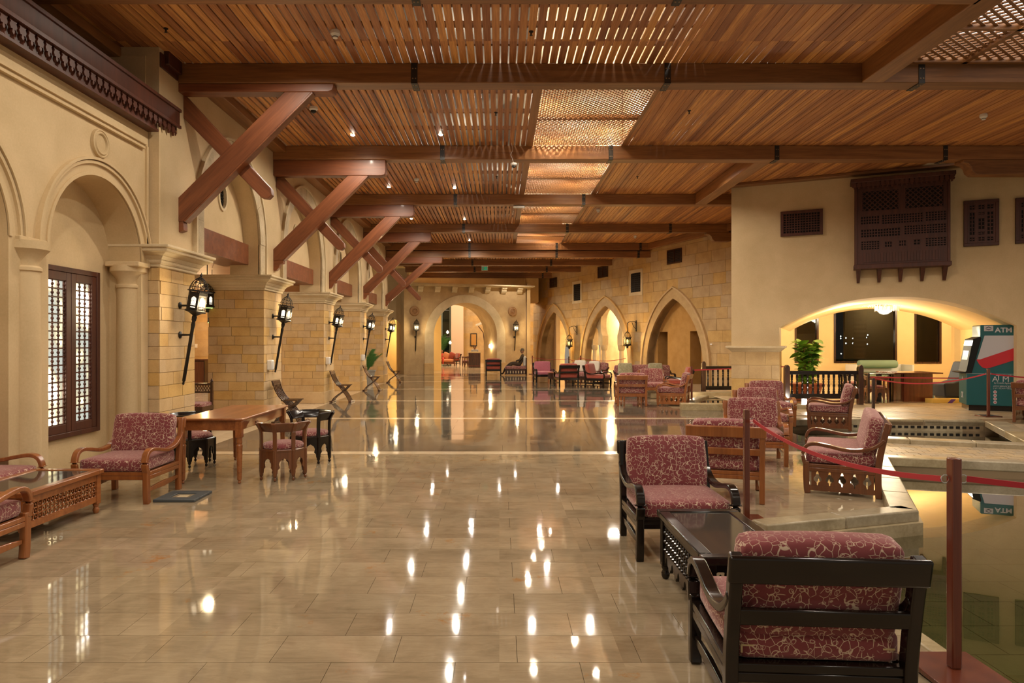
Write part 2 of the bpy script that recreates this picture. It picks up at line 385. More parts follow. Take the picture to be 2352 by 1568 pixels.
M['plaster'] = stone('cream_plaster', (.54, .40, .22), (.65, .49, .285), 1.2, .8, .12, 0, 40)
M['plaster_warm'] = stone('ochre_plaster', (.55, .37, .17), (.66, .46, .23), 1.2, .8, .12, 0, 40)
M['yellow'] = stone('yellow_plaster', (.78, .56, .26), (.84, .62, .30), 1.0, .8, .08, 0, 40)
M['trim'] = stone('pale_stone_trim', (.50, .39, .23), (.68, .55, .35), 1.6, .6, .15, 0, 50)
M['archstone'] = stone('weathered_archivolt_stone', (.38, .30, .18), (.64, .52, .34), 2.2, .65, .2, 0, 50)
M['sand'] = stone('sandstone_block', (.50, .32, .14), (.64, .44, .21), 3.0, .7, .3, .09, 70)
M['sandw'] = stone('sandstone_wall', (.44, .29, .13), (.57, .39, .185), 2.5, .75, .3, .12, 50)
M['joint'] = plain('mortar', (.40, .26, .12), .9)
M['slat'] = mat_slat()
M['beam'] = wood('beam_wood', (.15, .058, .017), (.33, .145, .046), 'x', .45, 0, .15, 1, .3, 10)
M['beamy'] = wood('cross_beam_wood', (.16, .062, .018), (.35, .155, .05), 'y', .45, 0, .15, 1, .3, 10)
M['brace'] = wood('brace_wood', (.13, .038, .014), (.25, .080, .028), 'x', .45, .05, .12, 1, .2, 9)
M['braced'] = wood('diagonal_brace_wood', (.12, .035, .013), (.26, .085, .03), 'x', .45, .05, .12, 1, .15, 9, rot=math.radians(45))
M['bracec'] = wood('counter_brace_wood', (.11, .032, .012), (.22, .07, .025), 'x', .45, .05, .12, 1, .15, 9, rot=math.radians(-46))
M['mash'] = wood('mashrabiya_wood', (.045, .011, .005), (.095, .024, .010), 'z', .5, 0, .1, 1, .2, 9)
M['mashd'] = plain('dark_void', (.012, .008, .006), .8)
M['brown'] = wood('chair_wood', (.20, .058, .015), (.38, .13, .035), 'z', .28, .6, .06, 1, 0, 12)
M['browny'] = wood('table_wood', (.20, .058, .015), (.40, .14, .04), 'y', .3, .5, .06, 1, 0, 12)
M['mid'] = wood('walnut_wood', (.09, .028, .01), (.18, .06, .02), 'z', .28, .6, .06, 1, 0, 12)
M['black'] = wood('ebonised_wood', (.006, .004, .003), (.014, .008, .006), 'x', .16, 0, .03, 1, 0, 12)
M['mahog'] = wood('mahogany_wood', (.09, .018, .009), (.17, .042, .018), 'z', .25, .6, .05, 1, .2, 10)
M['dark'] = wood('dark_stained_wood', (.03, .012, .007), (.07, .026, .013), 'z', .25, .7, .05, 1, .2, 10)
M['iron'] = plain('black_iron', (.03, .026, .022), .45, metal=.6)
M['strap'] = plain('strap_iron', (.045, .042, .04), .4, metal=.7)
M['bolt'] = plain('bolt_steel', (.35, .24, .14), .4, metal=.8)
M['fab'] = fabric('burgundy_scroll_fabric', (.235, .052, .058), (.66, .52, .38), 1.2, .9)
M['fabp'] = fabric('pink_scroll_fabric', (.42, .12, .16), (.5, .2, .24), 1, .4)
M['fabg'] = fabric('sage_scroll_fabric', (.32, .29, .17), (.5, .46, .3))
M['fabo'] = fabric('rust_scroll_fabric', (.36, .07, .045), (.5, .16, .1), 1, .5)
M['offwhite'] = plain('off_white_cloth', (.62, .56, .46), .85)
M['green_cloth'] = plain('sage_green_cloth', (.22, .32, .22), .85)
M['white'] = plain('white_plastic', (.78, .76, .72), .35)
M['rope'] = plain('red_ribbon', (.42, .02, .03), .6)
M['steel'] = plain('chrome', (.7, .7, .7), .15, metal=1)
M['glass_top'] = plain('dark_table_glass', (.05, .048, .042), .06, spec=.9)
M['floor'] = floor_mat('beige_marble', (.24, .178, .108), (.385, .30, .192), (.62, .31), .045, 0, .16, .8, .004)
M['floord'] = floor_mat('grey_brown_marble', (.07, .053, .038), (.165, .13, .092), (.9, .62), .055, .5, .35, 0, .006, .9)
M['stripe'] = floor_mat('cream_marble_strip', (.52, .40, .25), (.68, .55, .38), (.8, 50), .10, 0, .1, 0, .003)
M['coping'] = stone('marble_coping', (.26, .20, .11), (.44, .36, .23), 3.0, .28, .08, .2, 30)
M['paver'] = stone('platform_paver', (.34, .25, .15), (.46, .35, .22), 3.0, .45, .15, .25, 40)
M['pooltile'] = stone('pool_floor_tile', (.16, .15, .08), (.26, .24, .13), 2.0, .4, .1, .3, 30)
M['grout'] = plain('floor_joint', (.22, .15, .08), .6)
M['lampglass'] = emit('lantern_glass', (1.0, .84, .58), 3.2)
M['lampamber'] = emit('amber_lantern_glass', (1.0, .60, .16), 4)
M['bulb'] = emit('downlight_bulb', (1, .93, .8), 60)
M['teal'] = plain('teal_panel', (.012, .10, .11), .35)
M['atmwhite'] = plain('pale_grey_panel', (.50, .48, .50), .35)
M['red'] = plain('red_panel', (.52, .02, .03), .35)
M['navy'] = plain('navy_cover', (.02, .028, .05), .7)
M['terracotta'] = plain('terracotta', (.45, .13, .05), .6)
M['leaf'] = plain('leaf_green', (.22, .42, .04), .5)
M['palm'] = plain('palm_green', (.05, .16, .03), .5)
M['skin'] = plain('skin', (.30, .15, .09), .6)
M['potgrey'] = plain('grey_pot', (.26, .25, .22), .6)
M['slate'] = plain('slate', (.07, .08, .085), .5)
# ================================================================ STRUCTURE
ZB = 5.28; ZS = 5.56; XW = -4.57
YB = [7.30, 9.70, 13.77, 18.29, 22.9, 27.35]
# ---- floor
floor = empty('floor', (0, 0, 0), kind='structure')
POOLX = 2.22
base = MB(); base.box(-14, 2.22, -4, 60, -.3, -.012); base.box(2.22, 20, 16.1, 60, -.3, -.012)
base.prism([(2.2, 5.7), (3.72, 6.2), (5.08, 9.0), (5.08, 16.2), (2.2, 16.2)], -.3, -.012, Matrix(((1, 0, 0, 0), (0, 0, 1, 0), (0, 1, 0, 0), (0, 0, 0, 1))))
base.build('floor_bed', M['grout'], floor)
IN_POLY = [(2.22, -4), (2.22, 5.67), (3.79, 6.17), (5.15, 9.03), (5.15, 9.9)]
def poly_xy(m, poly, z0, z1):
    n = len(poly); m.add([(x, y, z0) for x, y in poly] + [(x, y, z1) for x, y in poly],
        [tuple(range(n - 1, -1, -1)), tuple(range(n, 2 * n))] + [(i, (i + 1) % n, (i + 1) % n + n, i + n) for i in range(n)])
def clip_dry(rect):
    # keep the part left of the pool edge
    if rect[1][0] <= 2.2: return [rect]
    a = [(2.22, 5.67), (3.79, 6.17)]; out = []
    lo = clip_half(rect, (2.22, -4), (2.22, 5.67), True)
    lo = [lo] if len(lo) > 2 else []
    hi = clip_half(rect, (2.22, 5.67), (2.22, -4), True)       # x > 2.22
    hi = clip_half(hi, (2.22, 5.67), (3.79, 6.17), True) if len(hi) > 2 else []
    hi = clip_half(hi, (3.79, 6.17), (5.15, 9.03), True) if len(hi) > 2 else []
    if len(hi) > 2 and abs(area(hi)) > 1e-4: lo.append(hi)
    return lo
tiles = []
rr = random.Random(3); y = -3.72; row = 0
while y < 9.7:
    y1 = min(y + .31, 9.70); x = -5.8 + (.31 if row % 2 else 0)
    while x < 5.3:
        g = .0012
        r_ = [(x + g, y + g), (x + .62 - g, y + g), (x + .62 - g, y1 - g), (x + g, y1 - g)]
        for p_ in clip_dry(r_):
            if len(p_) > 2 and abs(area(p_)) > .002: tiles.append((p_, x, y))
        x += .62
    y += .31; row += 1
def tscore(t):
    x, y = t[1] + .3, t[2] + .15
    if y < 2.9 or abs(x / max(y, .1) + .02) > .78: return 99
    return y
tiles.sort(key=tscore)
for p_, x, y in tiles[:300]:
    m = MB(); poly_xy(m, p_, -.012, 0); m.build('tile', M['floor'], floor)
m = MB()
for p_, x, y in tiles[300:]: poly_xy(m, p_, -.012, 0)
m.build('tile_field', M['floor'], floor, kind='stuff')
# dark marble hall with cream strips at each beam
STR = [9.86, 14.30, 18.55, 23.2, 27.6, 31.6]
XL = -4.45
def xr(y):
    return 5.15 if y < 15.9 else (4.2 if y < 20 else 7.5)
m = MB(); md = MB(); mbg = MB()
ends = [9.98, 14.42, 18.67, 23.32, 27.72, 31.72, 34.4]
for i, s_ in enumerate(STR):
    m.box(-6.2, xr(s_) , s_ - .13, s_ + .12, -.012, .0005)
    y0 = s_ + .13; y1 = STR[i + 1] - .14 if i + 1 < len(STR) else 34.6
    nrow = max(1, round((y1 - y0) / .62)); hh = (y1 - y0) / nrow
    for r0 in range(nrow):
        a = y0 + r0 * hh; x = XL - (0.45 if r0 % 2 else 0)
        while x < xr(a):
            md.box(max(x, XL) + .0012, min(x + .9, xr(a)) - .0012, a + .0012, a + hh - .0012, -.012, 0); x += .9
m.box(XL - .16, XL - .003, 9.98, 34.5, -.012, .0004)
for k in range(40):
    for q_ in range(12):
        mbg.box(-14 + q_ * .79 + .001, -14 + (q_ + 1) * .79 - .001, 9.98 + k * .62 + .001, 9.98 + (k + 1) * .62 - .001, -.012, 0)
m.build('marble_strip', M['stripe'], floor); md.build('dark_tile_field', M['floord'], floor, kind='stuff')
mbg.box(4.2, 7.5, 19.9, 34.5, -.012, -.001); mbg.build('aisle_tile_field', M['stripe'], floor, kind='stuff')
m = MB(); m.box(-9, 12, 34.6, 60, -.012, .002); m.build('far_room_floor', M['stripe'], floor)
# ---- ceiling : slats, boards, beams
ceil = empty('ceiling', (0, 0, 0), kind='structure')
m = MB(); m.box(-6.5, 22, -4.2, 40, 6.75, 6.9); m.build('roof_deck', plain('roof_deck_paint', (.30, .27, .22), .8), ceil)
SECT = [(-4.0, 7.02), (7.58, 9.70), (9.99, 13.77), (14.05, 18.29), (18.57, 22.9), (23.18, 27.35)]
def in_lat(si, x): return si >= 2 and .62 < x < 2.50
slat_list = []; shared = {}
for si, (a, b) in enumerate(SECT):
    x = -5.45 if si < 2 else -4.7
    xmax = 5.2 if si < 2 else (12.2 if si == 2 else 9.5)
    k = 0
    while x < xmax:
        if not in_lat(si, x) and not in_lat(si, x + .1):
            # gaps are wide left of the lattice, tight right of it
            wd = .082 if (si >= 2 and x < .7) else (.094 if x < 2.6 else .105)
            slat_list.append((si, a, b, x, wd))
        x += .115; k += 1
def sl_key(t):
    si, a, b, x, wd = t; Y = max(a, 3.0); return (si < 1, si, abs(x - 1))
slat_list.sort(key=sl_key)
near = [t for t in slat_list if t[0] in (1, 2)] + [t for t in slat_list if t[0] == 3]
rest = near[300:] + [t for t in slat_list if t[0] not in (1, 2, 3)]
for si, a, b, x, wd in near[:300]:
    key = (si, wd)
    if key not in shared:
        mm = MB(); mm.box(-wd / 2, wd / 2, a - .02, b + .02, ZS, ZS + .022); o = mm.build('slat', M['slat'], ceil); shared[key] = o.data
        o.location = (x, 0, random.uniform(0, .004))
    else:
        o = bpy.data.objects.new('slat', shared[key]); COL.objects.link(o); o.parent = ceil; o.location = (x, 0, random.uniform(0, .004))
m = MB()
for si, a, b, x, wd in rest: m.box(x - wd / 2, x + wd / 2, a - .02, b + .02, ZS, ZS + .022)
ZL = 5.26
x = -4.6
while x < 7: m.box(x - .045, x + .045, 27.6, 38.4, ZL, ZL + .02); x += .115
m.build('slat_field', M['slat'], ceil, kind='stuff')
# battens above the slats
m = MB()
for si, (a, b) in enumerate(SECT):
    for t_ in (.25, .5, .75):
        yy = a + (b - a) * t_
        for x0, x1 in ((-5.4, .62), (2.52, 12)) if si >= 2 else ((-5.4, 5.2),):
            m.box(x0, x1, yy - .03, yy + .03, ZS + .027, ZS + .09)
m.build('batten', M['beam'], ceil, kind='stuff')
# lattice panels
def lattice(x0, x1, y0, y1, z, pitch, wd, th, mat, parent, name='lattice_panel', ang=45):
    m = MB(); c = [(x0, y0), (x1, y0), (x1, y1), (x0, y1)]
    for sgn, zz in ((1, 0), (-1, th)):
        a = math.radians(ang) * sgn; d = (math.cos(a), math.sin(a)); nrm = (-d[1], d[0])
        ks = [p[0] * nrm[0] + p[1] * nrm[1] for p in c]; k = math.floor(min(ks) / pitch) * pitch
        while k < max(ks):
            base_ = (nrm[0] * k, nrm[1] * k); L = 40
            quad = [(base_[0] - d[0] * L, base_[1] - d[1] * L), (base_[0] + d[0] * L, base_[1] + d[1] * L),
                    (base_[0] + d[0] * L + nrm[0] * wd, base_[1] + d[1] * L + nrm[1] * wd), (base_[0] - d[0] * L + nrm[0] * wd, base_[1] - d[1] * L + nrm[1] * wd)]
            for i in range(4): quad = clip_half(quad, c[i], c[(i + 1) % 4], True) if len(quad) > 2 else []
            if len(quad) > 2: poly_xy(m, quad, z + zz, z + zz + th)
            k += pitch
    return m.build(name, mat, parent)
for si in (2, 3, 4, 5):
    a, b = SECT[si]
    n = 3 if si == 2 else 2
    la = empty('ceiling_lattice', (0, 0, 0), label=['', '', 'large wooden lattice ceiling panel glowing nearest the camera', 'second glowing wooden lattice ceiling panel from the camera', 'third glowing wooden lattice ceiling panel along the hall', 'farthest glowing wooden lattice ceiling panel of the flat ceiling'][si], cat='ceiling panel', group='lattice panels in the ceiling')
    lattice(.66, 2.46, a, b, ZS - .0, .062, .022, .008, M['beam'], la)
    fr = MB(); fr.box(.53, .67, a, b, ZS - .02, ZS + .06); fr.box(2.45, 2.52, a, b, ZS - .02, ZS + .06); fr.build('side_frame', M['beamy'], la)
    for t_ in ((.12, .56) if si == 2 else (.14, .58)):
        fr = MB(); yy = a + (b - a) * t_; fr.box(.67, 2.45, yy - .025, yy + .025, ZS - .025, ZS + .07); fr.build('cross_bar', M['beam'], la)
    mm = MB(); mm.box(.60, .62, a, b, ZS + .06, 6.7); mm.box(2.50, 2.52, a, b, ZS + .06, 6.7); mm.build('light_well', plain('light_well_paint', (.62, .50, .34), .8), la)
# perimeter strips next to skylight: bright lattice right of header, sections 0-1
sk = empty('skylight_lattice', (0, 0, 0), label='wooden lattice skylight glowing white at the upper right', cat='skylight')
lattice(5.45, 12, 7.66, 9.68, ZS + .02, .10, .038, .016, M['beam'], sk, ang=38)
lattice(5.45, 12, 3.0, 7.0, ZS + .02, .10, .038, .016, M['beam'], sk, ang=38)
m = MB(); m.box(6.55, 6.62, 3, 9.68, ZS - .02, ZS + .06); m.box(8.1, 8.17, 3, 9.68, ZS - .02, ZS + .06); m.box(5.45, 12, 8.60, 8.66, ZS - .02, ZS + .06); m.box(5.45, 12, 9.62, 9.69, ZS - .02, ZS + .06); m.build('glazing_bar', M['beam'], sk)
m = MB(); m.box(5.4, 12.2, 2.9, 9.7, 5.98, 6.0); m.build('glowing_ceiling', emit('light_ceiling', (1, .95, .85), 3.2), sk)
# beams
def beam(y, x0, x1, zb, zt, label, straps=(), th=.285, mat='beam'):
    root = empty('ceiling_beam', (0, y, 0), label=label, cat='beam', group='cross beams of the ceiling')
    m = MB(); m.box(x0, x1, 0, th, zb, zt); m.build('beam_timber', M[mat], root, bevel=.012)
    for xs in straps:
        s_ = MB(); s_.box(xs - .045, xs + .045, -.008, -.001, zb - .006, zt); s_.box(xs - .045, xs + .045, -.008, th + .008, zb - .010, zb - .002)
        so = s_.build('iron_strap', M['strap'], root)
        b_ = MB()
        for dx in (-.02, .02):
            for dz in (.06, .20): b_.lathe([(.011, 0), (.009, .006), (.0, .008)], 6, T(xs + dx, -.008, zb + dz) @ R(PI / 2, 'X'))
            for dy in (.06, .20): b_.lathe([(.011, 0), (.009, .006), (.0, .008)], 6, T(xs + dx, dy, zb - .010) @ R(PI, 'X'))
        b_.build('bolt', M['bolt'], so)
    return root
beam(7.17, -5.4, 5.2, ZB, ZS, 'ceiling beam running along the very top edge of the photo', (-.9, 1.92))
beam(9.70, -4.70, 14, ZB, ZS, 'nearest long ceiling beam right across the hall', (-1.21, 2.39, 6.0))
beam(13.77, -4.57, 11.2, ZB, ZS, 'second long ceiling beam, passing over the oriel wall', (-1.15, 2.25, 5.6, 9.0))
beam(18.29, -4.57, 8.6, ZB, ZS, 'third long ceiling beam from the camera', (-1.18, 2.26))
beam(22.9, -4.57, 7.7, ZB, ZS, 'fourth long ceiling beam from the camera', (-1.2, 2.28, 5.74))
beam(27.35, -4.57, 6.25, ZB, ZS, 'fifth ceiling beam, upper one of the stacked pair', (-1.2, 2.3, 5.66))
beam(27.45, -4.57, 6.15, 5.0, 5.26, 'lower beam of the stacked pair where the ceiling steps down', (-1.2, 2.3, 5.6), th=.26)
beam(30.3, -4.57, 5.15, 5.0, 5.26, 'first beam beyond the step in the far ceiling', (-1.2, 2.3))
beam(33.1, -4.57, 4.15, 5.0, 5.26, 'beam above the ledge of the end wall, second beyond the step', (2.3, -1.2))
beam(36.2, -4.57, 3.1, 5.0, 5.26, 'farthest thin ceiling beam at the end of the hall', (2.3,))
m = MB(); m.box(-4.57, 8.5, 27.66, 27.70, ZL, 6.7); m.build('ceiling_step', M['beam'], ceil)
# header beams parallel to the hall
hd = empty('header_beam', (0, 0, 0), label='thick diagonal-looking header beam beside the skylight', cat='beam')
m = MB(); m.box(5.15, 5.45, 1.0, 9.70, ZB + .0, ZS + .03); m.build('beam_timber', M['beamy'], hd, bevel=.012)
hd = empty('header_beam', (0, 0, 0), label='short header beam between second and third ceiling beams', cat='beam')
m = MB(); m.box(5.25, 5.55, 14.055, 18.29, ZB + .0, ZS); m.build('beam_timber', M['beamy'], hd, bevel=.012)
# wall plates on the left
for i, (x, a, b, lb) in enumerate(((-5.34, -4, 9.66, 'dark wall plate beam above the plaster wall at upper left'), (-4.57, 9.99, 13.77, 'wall plate beam over the first pointed arch on the left'),
        (-4.57, 14.06, 18.29, 'wall plate beam over the second pointed arch on the left'), (-4.57, 18.58, 22.9, 'wall plate beam over the third pointed arch on the left'), (-4.57, 23.2, 27.35, 'wall plate beam over the fourth pointed arch on the left'))):
    pl = empty('wall_plate', (0, 0, 0), label=lb, cat='beam', group='wall plates of the left wall')
    m = MB(); m.box(x, x + .26, a, b, ZS - .14, ZS - .005); m.build('plate_timber', M['beamy'], pl, bevel=.01)

# ---- braces
def slanted(m, p0, p1, w, y0, y1, cut0=None):  # rectangular timber in the XZ plane
    d = Vector((p1[0] - p0[0], p1[1] - p0[1])).normalized(); n = Vector((-d.y, d.x)) * (w / 2)
    return m.prism([(p0[0] - n.x, p0[1] - n.y), (p1[0] - n.x, p1[1] - n.y), (p1[0] + n.x, p1[1] + n.y), (p0[0] + n.x, p0[1] + n.y)], y0, y1)
for i in range(1, 6):
    Y = YB[i]; nm = ['', 'nearest', 'second', 'third', 'fourth', 'farthest'][i]
    xw = -4.70 if i == 1 else XW
    zb_, zt_ = (5.16, 5.279) if i == 1 else (4.96, 5.279)
    if i == 5: zb_, zt_ = 4.76, 4.999
    xe = -2.30 if i > 1 else -2.36
    dz = zb_
    br = empty('roof_brace', (0, 0, 0), label=nm + ' reddish timber brace rising from the left pier to the beam', cat='brace', group='timber braces on the left wall')
    m = MB(); m.prism([(xw, zb_), (xe - .08, zb_), (xe - .02, zb_ + .02), (xe, zb_ + .07), (xe, zt_), (xw, zt_)], Y + .02, Y + .24); m.build('bolster', M['brace'], br, bevel=.01)
    x1, x0 = -2.78, xw
    z0 = 3.22; z1 = dz
    m = MB()
    sl = (z1 - z0) / (x1 - x0); wv = .40
    e_ = .06 if i == 1 else 0
    m.prism([(x0, 3.24 + e_), (x0 + .20, 3.26 + e_), (x1 + .11, z1), (x1 - .28, z1), (x0, 3.47 + e_)], Y + .02, Y + .17)
    m.build('diagonal', M['braced'], br, bevel=.008)
    m = MB(); m.prism([(x0, z0 + .15), (x0 + .195, z0 + .10), (x0 + .20, z0 - .03), (x0 + .13, z0 - .05), (x0 + .11, z0 - .12), (x0 + .05, z0 - .18), (x0, z0 - .18)], Y + .03, Y + .16); m.build('brace_foot', M['brace'], br, bevel=.006)
    m = MB(); m.box(x0 + .13, x0 + .13, Y, Y, 0, 0)
    m = MB(); d = Vector((1.30, -1.36)).normalized(); n = Vector((-d.y, d.x)) * .095
    a = Vector((x0, dz - .02)); b = a + d * 1.92
    m.prism([(x0, dz - .19), (x0 + .02, dz), (x0 + .16, dz), (b.x + n.x, b.y + n.y), ((b + d * .07).x + n.x * .4, (b + d * .07).y + n.y * .4), ((b + d * .07).x - n.x * .4, (b + d * .07).y - n.y * .4), (b.x - n.x, b.y - n.y)], Y + .175, Y + .30)
    m.build('counter_brace', M['bracec'], br, bevel=.008)
    m = MB(); dd = Vector((x1 - x0, z1 - z0)).normalized()
    m.sweep([(x0 + .21, Y + .1, 3.255 + e_), (x1 + .115, Y + .1, z1 - .01)], .16, .02, up=(-dd.y, 0, dd.x)); m.build('edge_moulding', M['brace'], br)

# ---- left arcade wall (above pillars), facing +X
LW = Frame((XW, 0), (0, 1))
COLH = .53
wl = empty('wall_left', (0, 0, 0), kind='structure')
holes = []; rings = []
for i in range(1, 5):
    a, b = YB[i] + COLH, YB[i + 1] - COLH
    outer = arch_pts(a, b, 2.88, 3.45, 5.02, 12)
    inner = arch_pts(a + .26, b - .26, 2.88, 3.45, 4.72, 12)
    holes.append(inner); rings.append((outer, inner))
def open_poly(y0, y1):
    pts = [(y0, 2.88)]
    for h in holes: pts += [(h[0][0], 2.88)] + h[1:-1] + [(h[-1][0], 2.88)]
    return pts + [(y1, 2.88), (y1, 5.9), (y0, 5.9)]
panel('arcade_wall', open_poly(9.20, 27.9), [], .55, LW, M['plaster'], wl)
for k, (o_, i_) in enumerate(rings):
    nst = 7
    n = len(o_)
    cuts = [0, 1, 5, 9, 13, 17, 21, 25, n - 1]
    for c0, c1 in zip(cuts[:-1], cuts[1:]):
        m = MB(); m.prism(o_[c0:c1 + 1] + i_[c0:c1 + 1][::-1], -.035 + random.uniform(-.004, .004), .02); m.build('voussoir', M['archstone'], wl, M=LW.M, bevel=.006)
    om = [( (p[0] - (o_[0][0] + o_[-1][0]) / 2) * 1.03 + (o_[0][0] + o_[-1][0]) / 2, 2.88 + (p[1] - 2.88) * 1.02) for p in o_]
    m = MB(); m.prism(om + o_[::-1], -.06, .01); m.build('arch_moulding', M['trim'], wl, M=LW.M)
    m = MB(); m.prism([(p[0], p[1]) for p in i_] + [(p[0] + (.012 if p[0] > (i_[0][0] + i_[-1][0]) / 2 else -.012), p[1] + .012) for p in i_[::-1]], .0, .5)
    a, b = i_[0][0], i_[-1][0]
    tym = arch_pts(a - .05, b + .05, 3.44, 3.45, 4.80, 12)
    cy = YB[k + 1] + 2.12 if k == 0 else (a + b) / 2
    cy = (a + b) / 2 + .26
    oval = [(cy + .15 * math.cos(t * PI / 10), 4.15 + .21 * math.sin(t * PI / 10)) for t in range(20)]
    panel('tympanum', tym, [oval], .12, LW, M['plaster'], wl, y0=.30)
    m = MB(); m.sweep([(cy + .17 * math.cos(t * PI / 10), .30, 4.15 + .23 * math.sin(t * PI / 10)) for t in range(20)], .05, .05, up=(0, 1, 0), closed=True); m.build('oval_window_ring', M['trim'], wl, M=LW.M)
    m = MB()
    for q_ in range(-2, 3): m.box(cy + q_ * .06 - .006, cy + q_ * .06 + .006, .33, .345, 3.95, 4.35); 
    for q_ in range(-3, 4): m.box(cy - .15, cy + .15, .33, .345, 4.15 + q_ * .06 - .006, 4.15 + q_ * .06 + .006)
    m.build('oval_window_grille', M['iron'], wl, M=LW.M)
    m = MB(); m.box(cy - .2, cy + .2, .36, .37, 3.9, 4.4); m.build('oval_window_pane', M['mashd'], wl, M=LW.M)
    lt = empty('lintel_beam', (0, 0, 0), label=['nearest', 'second', 'third', 'farthest'][k] + ' wooden lintel spanning a pointed arch on the left', cat='beam', group='wooden lintels in the left arches')
    m = MB(); m.box(-5.35, -4.77, YB[k + 1] + COLH - .0, YB[k + 2] - COLH, 3.06, 3.45); m.build('lintel_timber', M['brace'], lt, bevel=.01)
# pillars
def ring_mould(m, x0, x1, y0, y1, prof):
    for (o0, z0), (o1, z1) in zip(prof[:-1], prof[1:]):
        m.frustum((x0 - o0, x1 + o0, y0 - o0, y1 + o0), z0, (x0 - o1, x1 + o1, y0 - o1, y1 + o1), z1)
CAPP = [(.0, 2.60), (.03, 2.61), (.03, 2.64), (.05, 2.66), (.06, 2.70), (.10, 2.75), (.17, 2.79), (.20, 2.80), (.20, 2.84), (.23, 2.85), (.23, 2.885)]
ORD = ['', 'nearest', 'second', 'third', 'fourth', 'farthest']
for i in range(1, 6):
    Y = YB[i]; x0, x1 = -5.65, XW
    p = empty('stone_pillar', (0, 0, 0), label=ORD[i] + ' square sandstone pillar of the left arcade', cat='pillar', group='sandstone pillars of the left arcade')
    m = MB(); m.box(x0 + .01, x1 - .01, Y - COLH + .01, Y + COLH - .01, 0, 2.6); m.build('core', M['joint'], p)
    m = MB(); ring_mould(m, x0, x1, Y - COLH, Y + COLH, CAPP); m.build('capital', M['trim'], p, bevel=.006)
    blocks(p, Frame((x0, Y - COLH), (1, 0)), 0, x1 - x0, .30, 2.6, .40, .177, M['sand'], seed=i * 3, limit=140)
    blocks(p, Frame((x1, Y - COLH), (0, 1)), 0, 2 * COLH, .30, 2.6, .40, .177, M['sand'], seed=i * 5, limit=140)
    m = MB(); m.box(x0 - .02, x1 + .02, Y - COLH - .02, Y + COLH + .02, 0, .30); m.build('plinth', M['sand'], p, bevel=.01)
    if i > 1:
        m = MB(); m.box(XW - .5, XW + .0, Y - COLH - .3, Y + COLH + .3, 2.885, 3.2) ; 
# ---- near left wall with niches
SW = Frame((-4.71, 0), (0, 1))
wn_ = empty('wall_left', (0, 0, 0), kind='structure')
nich = []
for (a, b) in ((2.2, 4.1), (4.66, 6.55), (7.13, 8.98)):
    nich.append((a, b))
pts = [(-4, 0)]
holes2 = []
for a, b in nich: holes2.append(arch_pts(a, b, 0, 2.62, 2.62 + (b - a) / 2, 16))
for h in holes2: pts += h
pts += [(9.15, 0), (9.15, 4.62), (-4, 4.62)]
panel('arcade_face', pts, [], .45, SW, M['plaster'], wn_)
WIN = (None, None)
wy0 = SW.shift(.40).px(88, 700)[0]; wy1 = SW.shift(.40).px(223, 700)[0]
zt = SW.shift(.40).px(88, 603)[1]; zb2 = SW.shift(.40).px(88, 1018)[1]
panel('niche_back', [(-4, 0), (9.15, 0), (9.15, 4.62), (-4, 4.62)], [[(wy0, zb2), (wy1, zb2), (wy1, zt), (wy0, zt)]], .3, SW, M['plaster'], wn_, y0=.42)
for j, h in enumerate(holes2):
    a, b = nich[j]
    for off, wd, pr in ((.0, .04, -.015), (.13, .035, -.03), (.175, .03, -.05)):
        o1 = arch_pts(a - off - wd, b + off + wd, 2.62, 2.62, 2.62 + (b - a) / 2 + off + wd, 16)
        i1 = arch_pts(a - off, b + off, 2.62, 2.62, 2.62 + (b - a) / 2 + off, 16)
        m = MB(); m.prism(o1 + i1[::-1], pr, .01); m.build('niche_moulding', M['plaster'], wn_, M=SW.M, smooth=True)
for yy in (4.38, 6.84, 9.02, 1.9):
    r = .15
    cpro = [(.20, 0), (.20, .14), (.185, .15), (.19, .20), (.17, .24), (.15, .26), (r, .30), (r * .93, 2.2), (r * .92, 2.30), (.155, 2.31), (.155, 2.34), (.13, 2.36), (.14, 2.42), (.19, 2.49), (.22, 2.52), (.22, 2.60)]
    m = MB(); m.lathe(cpro, 24, T(-4.76 if yy < 9 else -4.90, yy, 0)); m.build('engaged_column', M['plaster'], wn_, smooth=True)
    m = MB(); q_ = .20 if yy < 9 else .10; m.box(-5.1, -4.66, yy - .20, yy + q_, 0, .14); m.box(-5.1, -4.66, yy - .20, yy + q_, 2.58, 2.64); m.build('column_slab', M['plaster'], wn_, bevel=.008)
m = MB(); m.sweep([(0, -.0, 0), (13.0, 0, 0)], .05, .05, M=T(-4, -.02, 4.17), up=(0, 0, 1)); m.sweep([(0, 0, 0), (13.0, 0, 0)], .08, .025, M=T(-4, -.03, 4.205)); m.sweep([(9.09, -.01, 4.2), (9.09, -.01, 2.90)], .04, .04, up=(0, 1, 0))
m.build('string_moulding', M['plaster'], wn_, M=SW.M)
cc = SW.px(225, 328)
m = MB(); m.lathe([(0, .02), (.10, .02), (.112, .04), (.125, .045), (.14, .03), (.15, .04), (.165, .035), (.17, 0)], 28, SW.M @ T(8.03, 0, 3.93) @ R(PI / 2, 'X')); m.build('medallion', M['plaster'], wn_, smooth=True)
